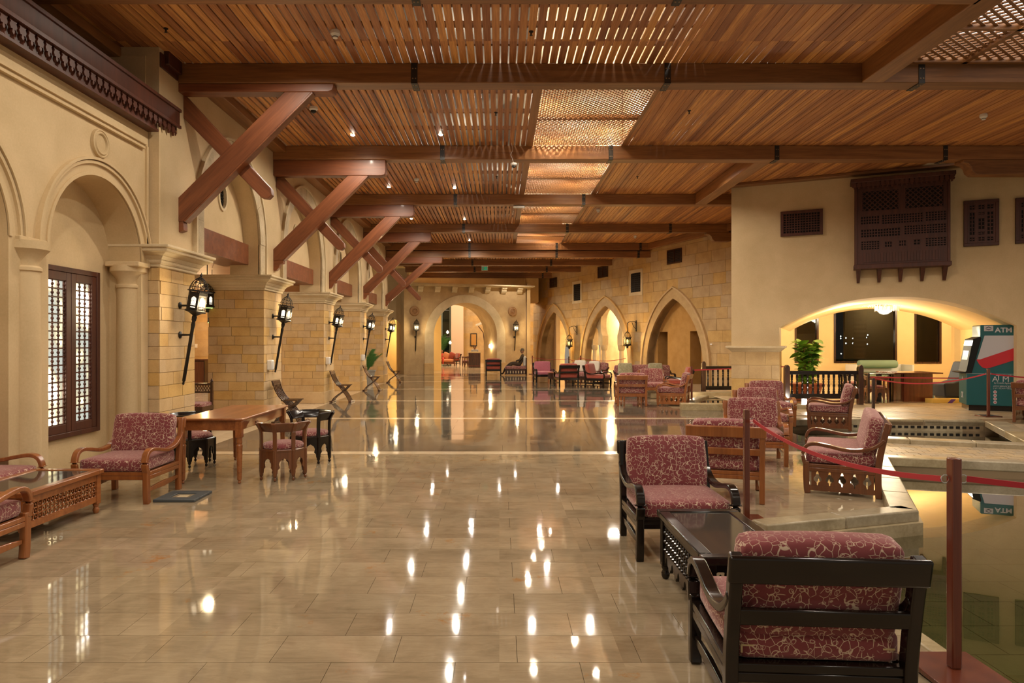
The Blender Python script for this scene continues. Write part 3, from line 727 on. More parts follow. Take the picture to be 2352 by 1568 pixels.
# side reveals / pilaster at pillar 1, upper setback wall
m = MB(); m.box(-5.5, -5.34, -4, 9.2, 4.0, 5.8); m.box(-5.5, -4.75, 9.155, 9.24, 4.0, 5.44); m.box(-5.5, -4.57, 9.17, 9.75, 2.885, 5.56); m.build('upper_setback', M['plaster'], wn_)
m = MB(); m.box(-5.5, -4.72, -4, 9.15, 4.58, 4.62); m.build('ledge', M['plaster'], wn_)
m = MB(); m.box(-4.86, -4.55, 9.18, 9.69, 5.30, 5.50); m.box(-5.2, -4.5, 9.3, 9.69, 5.38, 5.58)
tag(m.build('timber_corbel', M['mash'], None, bevel=.01), 'square dark timber block where the nearest beam meets the left wall', 'corbel')
# floor beneath niche + plinth
# mashrabiya cornice
ca = empty('carved_cornice', (0, 0, 0), label='dark carved timber eave with hanging trefoil pendants at upper left', cat='cornice')
m = MB(); m.prism([(-4.71, 4.62), (-4.52, 4.62), (-4.50, 4.66), (-4.50, 4.86), (-4.56, 4.88), (-5.33, 5.16), (-5.33, 5.10), (-4.71, 4.75)], -3, 9.62); m.build('eave', M['mash'], ca, bevel=.006)
m = MB(); m.box(-4.62, -4.58, -3, 9.14, 4.43, 4.64); m.box(-4.71, -4.56, -3, 9.14, 4.41, 4.44); m.build('back_board', M['mash'], ca)
m = MB(); m.box(-4.515, -4.485, -3, 9.63, 4.60, 4.64); m.box(-4.51, -4.48, -3, 9.63, 4.83, 4.87); m.build('eave_bead', M['mash'], ca)
pend = None
tre = [(-.05, .0), (-.05, -.04), (-.035, -.055), (-.05, -.085), (-.035, -.12), (-.012, -.115), (-.018, -.145), (0, -.165), (.018, -.145), (.012, -.115), (.035, -.12), (.05, -.085), (.035, -.055), (.05, -.04), (.05, 0)]
yy = -2.9; kk = 0
while yy < 9.6:
    if pend is None:
        m = MB(); m.prism(tre, -.012, .012, R(PI / 2)); pend = m.build('pendant', M['mash'], ca); pend.location = (-4.53, yy, 4.625)
    else:
        o = pend.copy(); COL.objects.link(o); o.parent = ca; o.location = (-4.53, yy, 4.625)
    yy += .125
for q_ in range(5):
    o = pend.copy(); COL.objects.link(o); o.parent = ca; o.location = (-4.60 - q_ * .11, 9.62, 4.625); o.rotation_euler = (0, 0, PI / 2)
# window with turned lattice
wf = empty('window_1', (0, 0, 0), kind='structure')
WMx = SW.shift(.40).M
W_ = wy1 - wy0
def wbox(m, a0, a1, z0, z1, y0=-.03, y1=.06): m.box(wy0 + a0, wy0 + a1, y0, y1, zb2 + z0, zb2 + z1)
H_ = zt - zb2
m = MB(); wbox(m, -.02, .05, 0, H_); wbox(m, W_ - .05, W_ + .02, 0, H_); wbox(m, 0.05, W_ - .05, 0, .06); wbox(m, .05, W_ - .05, H_ - .06, H_); m.build('window_frame', M['mash'], wf, M=WMx, bevel=.006)
for li, (a, b) in enumerate(((.05, W_ / 2 - .003), (W_ / 2 + .003, W_ - .05))):
    m = MB(); s1, s2 = (.06, .10) if li == 0 else (.10, .06)
    wbox(m, a, a + .09, .06, H_ - .06, -.02, .03); wbox(m, b - .09, b, .06, H_ - .06, -.02, .03); wbox(m, a + .09, b - .09, .06, .16, -.02, .03); wbox(m, a + .09, b - .09, H_ - .16, H_ - .06, -.02, .03)
    sh = m.build('shutter', M['mash'], wf, M=WMx, bevel=.005)
    ga, gb, gz0, gz1 = a + .09, b - .09, .16, H_ - .16
    m = MB(); nr = 17; rh = (gz1 - gz0) / nr
    for r_ in range(nr + 1): m.box(wy0 + ga, wy0 + gb, -.005, .02, zb2 + gz0 + r_ * rh - .008, zb2 + gz0 + r_ * rh + .008)
    for c_ in range(4):
        xx = wy0 + ga + (gb - ga) * c_ / 3
        for r_ in range(nr):
            zc = zb2 + gz0 + (r_ + .5) * rh; h2 = rh / 2
            m.lathe([(.006, -h2), (.012, -h2 * .7), (.006, -h2 * .5), (.019, 0), (.006, h2 * .5), (.012, h2 * .7), (.006, h2)], 6, T(xx, .008, zc))
    m.build('turned_lattice', M['mash'], sh, M=Matrix())
def mat_pane():
    m, nt, b = new_mat('glowing_frosted_pane'); q = N(nt); v = q.coord((1, 1, 1))
    n = q.noise(v, 2.6, 1, .4); e = q.ramp(n, [(.38, (.06, .06, .05)), (.50, (.30, .22, .10)), (.62, (1, .9, .7))])
    b.inputs['Base Color'].default_value = (.3, .3, .25, 1); q.l(q.ramp(n, [(.4, (.75, .8, .7)), (.55, (1, .8, .4)), (.66, (1, .95, .85))]), b.inputs['Emission Color'])
    q.l(q.math('ADD', q.math('MULTIPLY', q.math('POWER', q.ramp(n, [(.46, (0, 0, 0)), (.66, (1, 1, 1))]), 2.0), 11.0), .75), b.inputs['Emission Strength']); setp(b, rough=.4); return m  # lamps behind the pane are painted as glowing spots in its emission
m = MB(); m.box(wy0 + .02, wy1 - .02, .08, .09, zb2 + .02, zt - .02); m.build('pane', mat_pane(), wf, M=WMx)

# ---- aisle behind the arcade
ai = empty('wall_aisle', (0, 0, 0), kind='structure')
m = MB(); m.box(-13.5, -5.7, 27.2, 27.4, 0, 5.0); m.box(-13.7, -13.5, 9, 27.4, 0, 5); m.build('aisle_wall', M['joint'], ai)
AW = Frame((-13.5, 27.2), (1, 0))
blocks(ai, AW, 0, 5.5, 0, 3.4, .8, .34, M['sandw'], seed=77, limit=120)
m = MB(); m.box(-13.6, -5.65, 9.25, 27.3, 3.47, 3.55); m.box(-5.65, -5.1, 9.25, 27.3, 3.47, 3.55); m.build('aisle_ceiling', M['beam'], ai)
m = MB(); m.box(-13.6, -4.9, 9.20, 9.30, 0, 3.5); m.build('aisle_near_wall', M['plaster'], ai)
light('POINT', (-9.5, 20, 3.1), 260, WARM, .2); light('POINT', (-8, 14, 3.1), 180, WARM, .2); light('POINT', (-11.0, 25.5, 2.2), 120, AMBER, .1)

# ---- end wall
EW = Frame((-4.62, 33.4), (5.99, 1.9)); EL = math.hypot(5.99, 1.9)
we = empty('wall_end', (0, 0, 0), kind='structure')
a0 = EW.px(996, 850)[0]; a1 = EW.px(1141, 850)[0]; at = EW.px(1068, 695)[1]
o0 = EW.px(975, 850)[0]; o1 = EW.px(1160, 850)[0]; ot = EW.px(1068, 677)[1]
ztop = EW.px(930, 653)[1]
ia = arch_pts(a0, a1, 0, at - (a1 - a0) / 2, at, 18); oa = arch_pts(o0, o1, 0, ot - (o1 - o0) / 2, ot, 18)
panel('arch_wall', [(-.05, 0)] + ia + [(EL, 0), (EL, ztop), (-.05, ztop)], [], 2.3, EW, M['sandw'], we)
m = MB(); m.prism(oa + ia[::-1], -.05, .0); m.build('archivolt', M['trim'], we, M=EW.M, smooth=True)
for x0, x1 in ((o0 - .03, a0 + .0), (a1 - .0, o1 + .03)):
    m = MB(); m.box(x0, x1, -.10, .0, 0, .55); m.build('arch_plinth', M['sand'], we, M=EW.M, bevel=.01)
m = MB(); m.box(-.2, EL + .35, -.40, 2.3, ztop, ztop + .07); m.box(-.1, EL + .2, -.30, .3, ztop - .05, ztop); m.build('ledge', M['trim'], we, M=EW.M)
for q_ in range(7):
    u = .75 + q_ * .86
    m = MB(); m.prism([(-.28, 0), (.0, 0), (0, -.30), (-.08, -.28), (-.16, -.2), (-.2, -.1), (-.28, -.06)], -.13, .13, R(PI / 2)); 
    m2 = MB(); m2.add(m.v, m.f, T(u, 0, ztop - .05)); m2.build('ledge_bracket', M['trim'], we, M=EW.M)
m = MB(); m.box(-6.8, 3.2, 38.3, 38.6, 0, 5.3); 
panel('upper_end_wall', [(-8, 3.9), (4.0, 3.9), (4.0, 6.6), (-8, 6.6)], [], .3, Frame((0, 38.2), (1, 0)), M['plaster'], we)
m = MB(); m.box(-.6, .0, .0, .3, 0, ztop + 1.6); 
# left return with small arch
RW = Frame((-8.0, 34.3), (1, 0))
u0, u1 = RW.px(884, 800)[0], RW.px(920, 800)[0]; zt2 = RW.px(902, 733)[1]
ra = arch_pts(u0, u1, 0, zt2 - (u1 - u0) / 2, zt2, 12)
panel('side_arch_wall', [(-2, 0)] + ra + [(3.35, 0), (3.35, 5.3), (-2, 5.3)], [], .7, RW, M['plaster'], we)
light('POINT', (-5.3, 36.3, 2.2), 130, (1, .75, .35), .15)
m = MB(); m.box(-8, -3.2, 37.5, 37.6, 0, 4); m.build('side_room_wall', M['yellow'], we)
m = MB(); m.box(-4.65, -4.55, 27.9, 34.3, 0, 0.01); 
# medallions
for (px, py) in ((952, 714), (1177, 715)):
    u, z = EW.px(px, py)
    m = MB(); m.lathe([(0, .03), (.03, .06), (.07, .03), (.09, .06), (.12, .03), (.14, .07), (.19, .05), (.21, .07), (.24, .03), (.25, 0)], 28, EW.M @ T(u, 0, z) @ R(PI / 2, 'X'))
    tag(m.build('wall_medallion', M['terracotta'] if 0 else plain('carved_stone', (.42, .24, .11), .6), None, smooth=True), ('left' if px < 1000 else 'right') + ' round carved stone medallion beside the great round arch', 'medallion', 'medallions beside the round arch')

# ---- right sandstone wall
RS = Frame((1.95, 38.4), (.354, -.935))
ws = empty('wall_right', (0, 0, 0), kind='structure')
RA = []
for (xl, xr_, xa, ya, ow) in ((1240.5, 1310, 1273, 716, 13), (1344.5, 1444, 1389, 702, 14), (1487, 1617.5, 1550, 685, 16)):
    l, r_ = RS.px(xl, 840)[0], RS.px(xr_, 840)[0]; za = RS.px(xa, ya)[1]; h = (r_ - l) / 2
    RA.append((l, r_, max(.6, za - h * 1.45), za))
arch_in = [arch_pts(l, r_, 0, zs, za, 12) for l, r_, zs, za in RA]
arch_out = [arch_pts(l - .30, r_ + .30, 0, zs, za + .40, 12) for l, r_, zs, za in RA]
WLEN = 17.2
pts = [(-.1, 0)]
for h in arch_in: pts += h
pts += [(WLEN, 0), (WLEN, 5.5), (-.1, 5.5)]
vents = []
for (x0, x1, y0, y1, fr_) in ((1264, 1280, 639.8, 661.7, 0), (1374.5, 1397, 613, 639.5, 0), (1534, 1567, 575.5, 608, 0), (1318.5, 1334, 653.5, 691, 1), (1450, 1472.5, 628.6, 672, 1)):
    a, zA = RS.px(x0, y0); b, _ = RS.px(x1, y0); _, zBt = RS.px(x0, y1)
    vents.append((a, b, zBt, zA, fr_))
panel('sandstone_backing', pts, [], .3, RS, M['joint'], ws, y0=.008)
blocks(ws, RS, -.1, WLEN, 0, 5.46, .78, .40, M['sandw'], holes=arch_out, proud=.008, gap=.010, seed=11, limit=300)
for k, (o_, i_) in enumerate(zip(arch_out, arch_in)):
    m = MB(); m.prism(o_ + i_[::-1], -.05, (1.5, .30, .36)[k]); m.build('archivolt', M['sandw'], ws, M=RS.M, smooth=True)
    c = (o_[0][0] + o_[-1][0]) / 2; om = [((p[0] - c) * 1.05 + c, p[1] * 1.015) for p in o_]
    m = MB(); m.prism(om + o_[::-1], -.10, .0); m.build('arch_moulding', M['sand'], ws, M=RS.M, smooth=True)
for k, (a, b, z0, z1, fr_) in enumerate(vents):
    v = empty('wall_vent', (0, 0, 0), label=['small dark louvred vent high on the sandstone wall, farthest along', 'dark louvred vent high above the middle pointed arch', 'dark louvred vent high above the widest pointed arch', 'narrow pale-framed grille window between the two far arches', 'pale-framed grille window left of the widest arch'][k], cat='vent' if not fr_ else 'window', group='dark openings high on the sandstone wall')
    v.matrix_local = RS.M
    if fr_:
        m = MB(); q_ = .14; m.box(a - q_, b + q_, -.03, -.001, z1, z1 + q_); m.box(a - q_, b + q_, -.03, -.001, z0 - q_, z0); m.box(a - q_, a, -.03, -.001, z0, z1); m.box(b, b + q_, -.03, -.001, z0, z1); m.build('stone_frame', M['trim'], v)
        m = MB(); m.box(a, b, -.012, -.008, z0, z1); m.build('dark_pane', M['mashd'], v)
        m = MB()
        for t_ in range(1, 5): xx = a + (b - a) * t_ / 5; m.box(xx - .012, xx + .012, -.028, -.012, z0, z1)
        for t_ in range(1, 9): zz = z0 + (z1 - z0) * t_ / 9; m.box(a, b, -.028, -.012, zz - .012, zz + .012)
        m.build('grille', M['iron'], v)
    else:
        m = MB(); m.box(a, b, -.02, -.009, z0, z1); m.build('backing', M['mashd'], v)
        m = MB(); w_ = .04
        m.box(a, b, -.05, -.02, z1 - w_, z1); m.box(a, b, -.05, -.02, z0, z0 + w_); m.box(a, a + w_, -.05, -.02, z0 + w_, z1 - w_); m.box(b - w_, b, -.05, -.02, z0 + w_, z1 - w_); m.box((a + b) / 2 - .015, (a + b) / 2 + .015, -.05, -.02, z0 + w_, z1 - w_); m.build('vent_frame', M['dark'], v)
        m = MB()
        for t_ in range(1, 9): zz = z0 + (z1 - z0) * t_ / 9; m.box(a + w_, b - w_, -.04, -.02, zz - .01, zz + .01)
        m.build('louvre', M['dark'], v)
# inside arch b: horseshoe screen ; arch c: recess with doorways ; corridor behind a,b
SB = RS.shift(.27)
def horseshoe(uc, zc, r, zb):
    out = [(uc - r * .80, zb)]
    for k in range(0, 25):
        a = math.radians(218 - k * (256 / 24)); out.append((uc + r * math.cos(a), zc + r * math.sin(a)))
    return out + [(uc + r * .80, zb)]
l, r_, zs, za = RA[1]
hu, hz = SB.px(1400.5, 750); hr = (SB.px(1422, 760)[0] - SB.px(1379, 760)[0]) / 2
hs = horseshoe(hu, EYE + (785 - 742) * 29.5 / F, hr, 1.45)
zs2 = 1.45
sideL = arch_pts(hu - hr - .75, hu - hr - .22, zs2, zs2 + .55, zs2 + .55 + .27, 8); sideR = arch_pts(hu + hr + .22, hu + hr + .75, zs2, zs2 + .55, zs2 + .55 + .27, 8)
panel('horseshoe_screen', [(l - .4, zs2)] + sideL + hs + sideR + [(r_ + .4, zs2), (r_ + .4, za + .3), (l - .4, za + .3)], [], .3, SB, M['trim'], ws)
for u in (hu - hr - .82, hu - hr * .80 - .10, hu + hr * .80 + .10, hu + hr + .82):
    m = MB(); m.lathe([(.16, 0), (.16, .1), (.11, .16), (.10, 1.2), (.14, 1.25), (.17, 1.4), (.17, 1.45)], 14, SB.M @ T(u, .15, 0)); m.build('screen_column', M['trim'], ws, smooth=True)
# recess c
l, r_, zs, za = RA[2]
SC = RS.shift(.34); d1 = (SC.px(1511, 800)[0], SC.px(1533.5, 800)[0]); d2 = (SC.px(1585, 800)[0], SC.px(1611, 800)[0]); dz_ = SC.px(1520, 762)[1]
panel('recess_wall', [(l - .8, 0), (d1[0], 0), (d1[0], dz_), (d1[1], dz_), (d1[1], 0), (d2[0], 0), (d2[0], dz_), (d2[1], dz_), (d2[1], 0), (r_ + .8, 0), (r_ + .8, 4.5), (l - .8, 4.5)], [], .9, SC, stone('orange_rough_plaster', (.42, .22, .06), (.52, .29, .09), 3, .8, .4, 0, 60), ws)
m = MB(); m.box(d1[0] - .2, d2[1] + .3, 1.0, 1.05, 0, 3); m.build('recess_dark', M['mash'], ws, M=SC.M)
m = MB(); m.box(-.5, RA[1][1] + 1.0, 4.5, 4.6, 0, 4.6); m.box(RA[1][1] + .42, RA[1][1] + .52, .31, 4.5, 0, 4.6); m.box(-.5, RA[1][1] + .52, .31, 4.5, 4.6, 4.7); m.build('corridor_wall', M['trim'], ws, M=RS.M)
m = MB(); m.box(-.3, .35, 1.0, 1.02, 0, 4.4)
for u, pw, dd, zz in ((2.6, 700, 3.4, 3.4), (6.6, 520, 3.2, 3.4), (RA[0][1] + .55, 160, .9, 2.6), (RA[1][1] + .2, 60, 1.2, 2.6)):  # last two are added behind the wall to brighten the arch soffits
    p_ = RS.M @ Vector((u, dd, zz)); light('POINT', p_, pw, (1, .82, .55), .15)
light('POINT', RS.M @ Vector(((RA[2][0] + RA[2][1]) / 2, -.6, 3.6)), 0.01, WARM, .1)
light('POINT', RS.M @ Vector(((RA[2][0] + RA[2][1]) / 2, .45, 3.2)), 60, (1, .66, .3), .1, name='recess_fill')  # added fill brightening the recess, no fixture hangs here
# end niche (dark) + block at the far right corner
m = MB(); m.box(1.42, 1.60, 35.2, 38.2, 0, 4.6); m.box(1.42, 2.1, 36.6, 38.3, 3.75, 5.3); m.build('corner_pier', M['plaster_warm'], we)
# plate on top of sandstone wall
pl = empty('wall_plate', (0, 0, 0), label='dark timber plate along the top of the sandstone wall', cat='beam'); pl.matrix_local = RS.M
m = MB(); m.box(0, WLEN, -.18, .25, 5.32, 5.55); m.build('plate_timber', M['beam'], pl, bevel=.01)

# ---- cream wall on the right with the wide arch
CW = Frame((5.88, 17.3), (4.48, -2.1))
wc = empty('wall_right', (0, 0, 0), kind='structure')
uL, zsp = CW.px(1790, 752); ut, zat = CW.px(2045, 681); 
uR = 2 * ut - uL; h = (uR - uL) / 2; rise = zat - zsp; Rr = (h * h + rise * rise) / (2 * rise)
seg = []
for k in range(33):
    a = math.asin(h / Rr); t_ = -a + 2 * a * k / 32; seg.append((ut + Rr * math.sin(t_), zat - Rr + Rr * math.cos(t_)))
WRX = 9.5
panel('cream_wall', [(0, 0), (uL, 0)] + seg + [(uR, 0), (WRX + 3, 0), (WRX + 3, 5.75), (0, 5.75)], [], .9, CW, M['plaster'], wc)
m = MB(); m.prism([(x, z + .10) for x, z in seg] + seg[::-1], .9, 6.6); m.build('vault', M['yellow'], wc, M=CW.M, smooth=True)
m = MB(); m.box(uR, uR + .1, .9, 6.5, 0, zsp); m.build('vault_side', M['yellow'], wc, M=CW.M)
capu0, capz = CW.px(1680, 800)
m = MB(); z_ = EYE + (785 - 808) * 17 / F
ring_mould(m, .0, uL - .0, 0, .9, [(.0, z_), (.02, z_ + .02), (.05, z_ + .05), (.10, z_ + .09), (.13, z_ + .10), (.13, z_ + .15)]); m.build('pier_cap', M['trim'], wc, M=CW.M, bevel=.006)
blocks(wc, CW, 0.0, uL, 0, z_, .62, .34, M['sandw'], seed=21, proud=.01)
blocks(wc, Frame((CW.O[0] + CW.e[0] * uL, CW.O[1] + CW.e[1] * uL), (CW.n[0], CW.n[1])), 0, .9, 0, z_, .6, .34, M['sandw'], seed=22, proud=.01)
ws_side = None
pl = empty('wall_plate', (0, 0, 0), label='timber plate along the top of the cream oriel wall', cat='beam'); pl.matrix_local = CW.M
m = MB(); m.box(-.2, 9, -.26, -.001, 5.49, 5.555); m.build('plate_timber', M['beam'], pl, bevel=.01)
# left flank of the cream block (faces -X side, continues back to the sandstone wall)
m = MB(); m.prism([(0, 0), (.0, 0)], 0, 0) if 0 else None
FW = Frame((5.88, 17.3), (CW.n[0], CW.n[1]))
m = MB(); m.box(.0, 5.8, .9, 1.0, 0, 5.75); m.build('flank', M['plaster'], wc, M=CW.M @ R(PI / 2)) if 0 else None
mm = MB(); mm.box(0, .12, .9, 6.6, 0, 5.7); mm.build('flank', M['plaster'], wc, M=CW.M)
# ATM room back wall with windows
BY = 25.0
rb = empty('wall_back', (0, 0, 0), kind='structure')
BW = Frame((0, BY), (1, 0))
def wr(x0, x1, y0, y1): a, zA = BW.px(x0, y0); b, zB_ = BW.px(x1, y1); return [(a, zB_), (b, zB_), (b, zA), (a, zA)]
wins = [wr(1825, 1880, 700, 833), wr(1915, 2060, 700, 833.5), wr(2100, 2162, 700, 835)]
panel('back_wall', [(9.0, 0), (24, 0), (24, 6.2), (9.0, 6.2)], wins, .25, BW, M['yellow'], rb)
m = MB(); m.box(23, 23.2, 12, 25.2, 0, 6); m.box(8.6, 24, 14.5, 25.2, 5.9, 6.0); m.build('room_shell', M['yellow'], rb)
def mat_night():
    m, nt, b = new_mat('night_window_glass'); q = N(nt); b.inputs['Base Color'].default_value = (.01, .012, .01, 1); setp(b, rough=.02)
    tr = q.n('ShaderNodeBsdfTransparent'); tr.inputs[0].default_value = (.25, .25, .23, 1); gl = q.n('ShaderNodeBsdfGlossy'); gl.inputs['Roughness'].default_value = .01
    fr_ = q.n('ShaderNodeFresnel'); fr_.inputs[0].default_value = 1.42; mx = q.n('ShaderNodeMixShader'); q.l(q.math('ADD', fr_.outputs[0], .01), mx.inputs[0]); q.l(tr.outputs[0], mx.inputs[1]); q.l(gl.outputs[0], mx.inputs[2])
    q.l(mx.outputs[0], nt.nodes['Material Output'].inputs[0]); return m
M['night'] = mat_night()
for k, wq in enumerate(wins):
    wi = empty('window_%d' % (k + 2), (0, 0, 0), kind='structure'); a, b, z0, z1 = wq[0][0], wq[1][0], wq[0][1], wq[2][1]
    m = MB(); t_ = .07; m.box(a, a + t_, BY - .02, BY + .1, z0, z1); m.box(b - t_, b, BY - .02, BY + .1, z0, z1); m.box(a + t_, b - t_, BY - .02, BY + .1, z0, z0 + t_); m.box(a + t_, b - t_, BY - .02, BY + .1, z1 - t_, z1); m.build('window_frame', M['dark'], wi)
    m = MB(); m.box(a + t_, b - t_, BY + .04, BY + .05, z0 + t_, z1 - t_); m.build('pane', M['night'], wi)
m = MB(); m.box(10.6, 34, 31, 31.1, 0, 8); m.build('night_garden_backdrop', plain('night_hedge', (.004, .006, .004), .9), rb)
m = MB(); m.box(10.6, 34, 25.3, 31, -.05, 0); m.build('garden_ground', plain('garden_soil', (.01, .012, .008), .9), rb)
m = MB(); m.box(10.5, 34, 25.26, 31.1, 7.9, 8.0); m.box(10.5, 10.6, 25.3, 31, 0, 8); m.box(34, 34.1, 25.3, 31, 0, 8); m.build('garden_light_blocker', plain('night_dark', (.003, .004, .004), .9), rb)  # added near-black lid and sides shut the world light out of the garden
CH = P(2037, 694, 19.5)
for (x, y, z, pw) in ((CH.x, CH.y, CH.z - .9, 130), (14.6, 18.0, 2.7, 150), (10.3, 22.8, 2.4, 110), (15.5, 22.6, 3.0, 160), (9.3, 18.3, 2.3, 80)): light('POINT', (x, y, z), pw * 1.25, (1, .85, .58), .3, name='chandelier_and_room_fill')  # chandelier light, then added points without fixtures to spread the brightness
# ================================================================ POOL
def mat_water():
    m, nt, b = new_mat('pool_water'); q = N(nt)
    tr = q.n('ShaderNodeBsdfTransparent'); tr.inputs[0].default_value = (.72, .74, .58, 1); gl = q.n('ShaderNodeBsdfGlossy'); gl.inputs['Roughness'].default_value = .008
    fr_ = q.n('ShaderNodeFresnel'); fr_.inputs[0].default_value = 1.33; mx = q.n('ShaderNodeMixShader')
    g = q.n('ShaderNodeNewGeometry'); bp = q.n('ShaderNodeBump'); bp.inputs['Strength'].default_value = .02; bp.inputs['Distance'].default_value = .01
    q.l(q.noise(g.outputs['Position'], 2.0, 2), bp.inputs['Height']); q.l(bp.outputs[0], gl.inputs['Normal'])
    q.l(q.math('MINIMUM', q.math('MULTIPLY', q.math('ADD', fr_.outputs[0], .02), 2.6), 1.0), mx.inputs[0]); q.l(tr.outputs[0], mx.inputs[1]); q.l(gl.outputs[0], mx.inputs[2]); q.l(mx.outputs[0], nt.nodes['Material Output'].inputs[0]); return m
M['water'] = mat_water()
pool = empty('pool', (0, 0, 0), label='shallow indoor pool with greenish tiled bottom along the right side', cat='pool')
m = MB()
for i in range(30):
    for j in range(34):
        x0 = 2.0 + i * .46 + (.23 if j % 2 else 0); y0 = -1 + j * .46
        if y0 > 13.3: continue
        m.box(x0 + .003, x0 + .457, y0 + .003, y0 + .457, -.50, -.47)
m.build('pool_tile', M['pooltile'], pool, kind='stuff')
m = MB(); m.box(2.0, 17, -1.5, 14, -.55, -.49); m.build('pool_bed', M['grout'], pool)
m = MB(); m.add([(2.15, -1.5, -.13), (16, -1.5, -.13), (16, 13.8, -.13), (2.15, 13.8, -.13)], [(0, 1, 2, 3)]); m.build('water_surface', M['water'], pool)
m = MB(); poly_xy(m, [(2.16, -1.5), (2.22, -1.5), (2.22, 5.62), (3.80, 6.12), (5.2, 9.1), (5.2, 14), (5.0, 14), (5.0, 9.0), (3.7, 6.2), (2.16, 5.7)], -.5, -.02); m.build('pool_wall', M['coping'], pool)
def curb(pts, w, z0, z1, label, mat='coping', seg=.9, group='marble copings of the pool'):
    root = empty('coping', (0, 0, 0), label=label, cat='coping', group=group)
    for a, b in zip(pts[:-1], pts[1:]):
        a, b = Vector(a), Vector(b); L = (b - a).length; n = max(1, round(L / seg)); d = (b - a) / L
        nn = Vector((-d.y, d.x))
        for k in range(n):
            p = a + d * (L * k / n + .002); q_ = a + d * (L * (k + 1) / n - .002)
            m = MB(); poly_xy(m, [(p.x, p.y), (q_.x, q_.y), (q_.x + nn.x * w, q_.y + nn.y * w), (p.x + nn.x * w, p.y + nn.y * w)], z0, z1); m.build('coping_stone', M[mat], root, bevel=.015)
    return root
curb([(3.79, 6.17), (5.15, 9.03)], .24, -.03, .08, 'raised marble coping running diagonally behind the two-seat settee')
curb([(2.22, 5.67), (3.80, 6.17)], .20, -.03, .08, 'raised marble coping on the near edge of the lounge floor by the pool')
curb([(2.32, 3.1), (2.32, 5.66)], .10, -.03, .012, 'thin pale marble edge beside the foreground rope post')
curb([(2.32, -1.5), (2.32, 3.08)], .10, -.03, .012, 'thin pale marble edge of the pool nearest the camera')
# walkway between basins
A = G(2036, 1049, .08); B = Vector((A.x + 6.0, A.y - 1.8, 0)); C_ = G(2015, 1003, .08); D_ = Vector((C_.x + 6, C_.y - 2.4, 0))
C_.x += .05
wk = empty('walkway', (0, 0, 0), label='stone walkway with paver blocks crossing between the two basins', cat='walkway')
pc = [(A.x - .4, A.y + .12), (B.x, B.y), (D_.x, D_.y), (C_.x - .8, C_.y + .3)]
m = MB(); poly_xy(m, pc, -.5, -.01); m.build('walkway_body', M['grout'], wk)
ex = (Vector((B.x, B.y)) - Vector((A.x, A.y))).normalized(); ey = Vector((-ex.y, ex.x))
cnt = 0
for i in range(-4, 32):
    for j in range(0, 10):
        o = Vector((A.x, A.y)) + ex * (i * .21 + (.1 if j % 2 else 0)) + ey * (.05 + j * .19)
        q4 = [o + ex * .004 + ey * .004, o + ex * .206 + ey * .004, o + ex * .206 + ey * .186, o + ex * .004 + ey * .186]
        q4 = [(v.x, v.y) for v in q4]
        for e in range(4): q4 = clip_half(q4, pc[e], pc[(e + 1) % 4], True) if len(q4) > 2 else []
        if len(q4) > 2 and abs(area(q4)) > .003:
            m = MB(); poly_xy(m, q4, -.012, .004 + random.uniform(0, .003)); m.build('paver', M['paver'], wk); cnt += 1
curb([(A.x - .15, A.y + .03), (B.x, B.y)], .22, -.04, .08, 'front marble coping of the walkway between the basins')
curb([(C_.x - .5, C_.y + .04), (D_.x, D_.y - .15)], .30, -.04, .08, 'rear marble coping of the walkway beside the far basin')
# dentil tile band below copings
def dentils(p, q_, z, label):
    p, q_ = Vector(p), Vector(q_); L = (q_ - p).length; d = (q_ - p) / L; ang = math.atan2(d.y, d.x)
    root = empty('dentil_band', (p.x, p.y, 0), ang, label=label, cat='tile band', group='black tile bands at the waterline')
    m = MB(); m.box(0, L, .02, .06, z - .10, z); m.build('band_backing', M['coping'], root)
    n = min(int(L / .118), 70); proto = None
    for k in range(n):
        if proto is None: m = MB(); m.box(0, .068, .008, .02, z - .05, z - .005); proto = m.build('dark_tile', M['iron'], root); proto.location = (.04, 0, 0)
        else: o = proto.copy(); COL.objects.link(o); o.parent = root; o.location = (.04 + k * .118, 0, 0)
dentils((A.x, A.y - .0), (B.x, B.y - .03), -.035, 'row of black waterline tiles under the walkway front coping')
# platform (ATM court)
pf = empty('platform', (0, 0, 0), label='raised stone platform floor in front of and under the wide arch', cat='platform')
E1 = G(1985, 962, .08); E2 = G(2262, 966, .08)
pp = [(5.15, 13.35), (E1.x, E1.y), (E2.x, E2.y), (E2.x + 3.0, E2.y - 1.2), (22.9, E2.y - 1.2), (22.9, 24.98), (9.2, 24.98), (6.4, 19), (5.15, 16.2)]
m = MB(); poly_xy(m, pp, -.5, .045); m.build('platform_body', M['grout'], pf)
sm = MB(); sm.box(6.1, 22.9, 17.2, 24.97, .044, .06); sm.build('platform_marble', M['stripe'], pf)
lst = []
for j in range(0, 12):
    for i in range(0, 46):
        x = 5.2 + i * .42 + (.21 if j % 2 else 0); y = 12.0 + j * .43
        q4 = [(x + .005, y + .005), (x + .415, y + .005), (x + .415, min(y + .425, 17.19)), (x + .005, min(y + .425, 17.19))]
        if y > 17.0: continue
        for e in (0, 1, 2): q4 = clip_half(q4, pp[e], pp[e + 1], True) if len(q4) > 2 else []
        if len(q4) > 2 and abs(area(q4)) > .01: lst.append((y, x, q4))
lst.sort()
mf = MB()
for k, (y, x, q4) in enumerate(lst):
    if k < 280: m = MB(); poly_xy(m, q4, .03, .06 + random.uniform(0, .004)); m.build('paver', M['paver'], pf)
    else: poly_xy(mf, q4, .03, .062)
if mf.v: mf.build('paver_field', M['paver'], pf, kind='stuff')
curb([(5.2, 13.25), (E1.x, E1.y), (E2.x, E2.y)], .24, -.04, .085, 'far marble coping of the second basin along the platform')
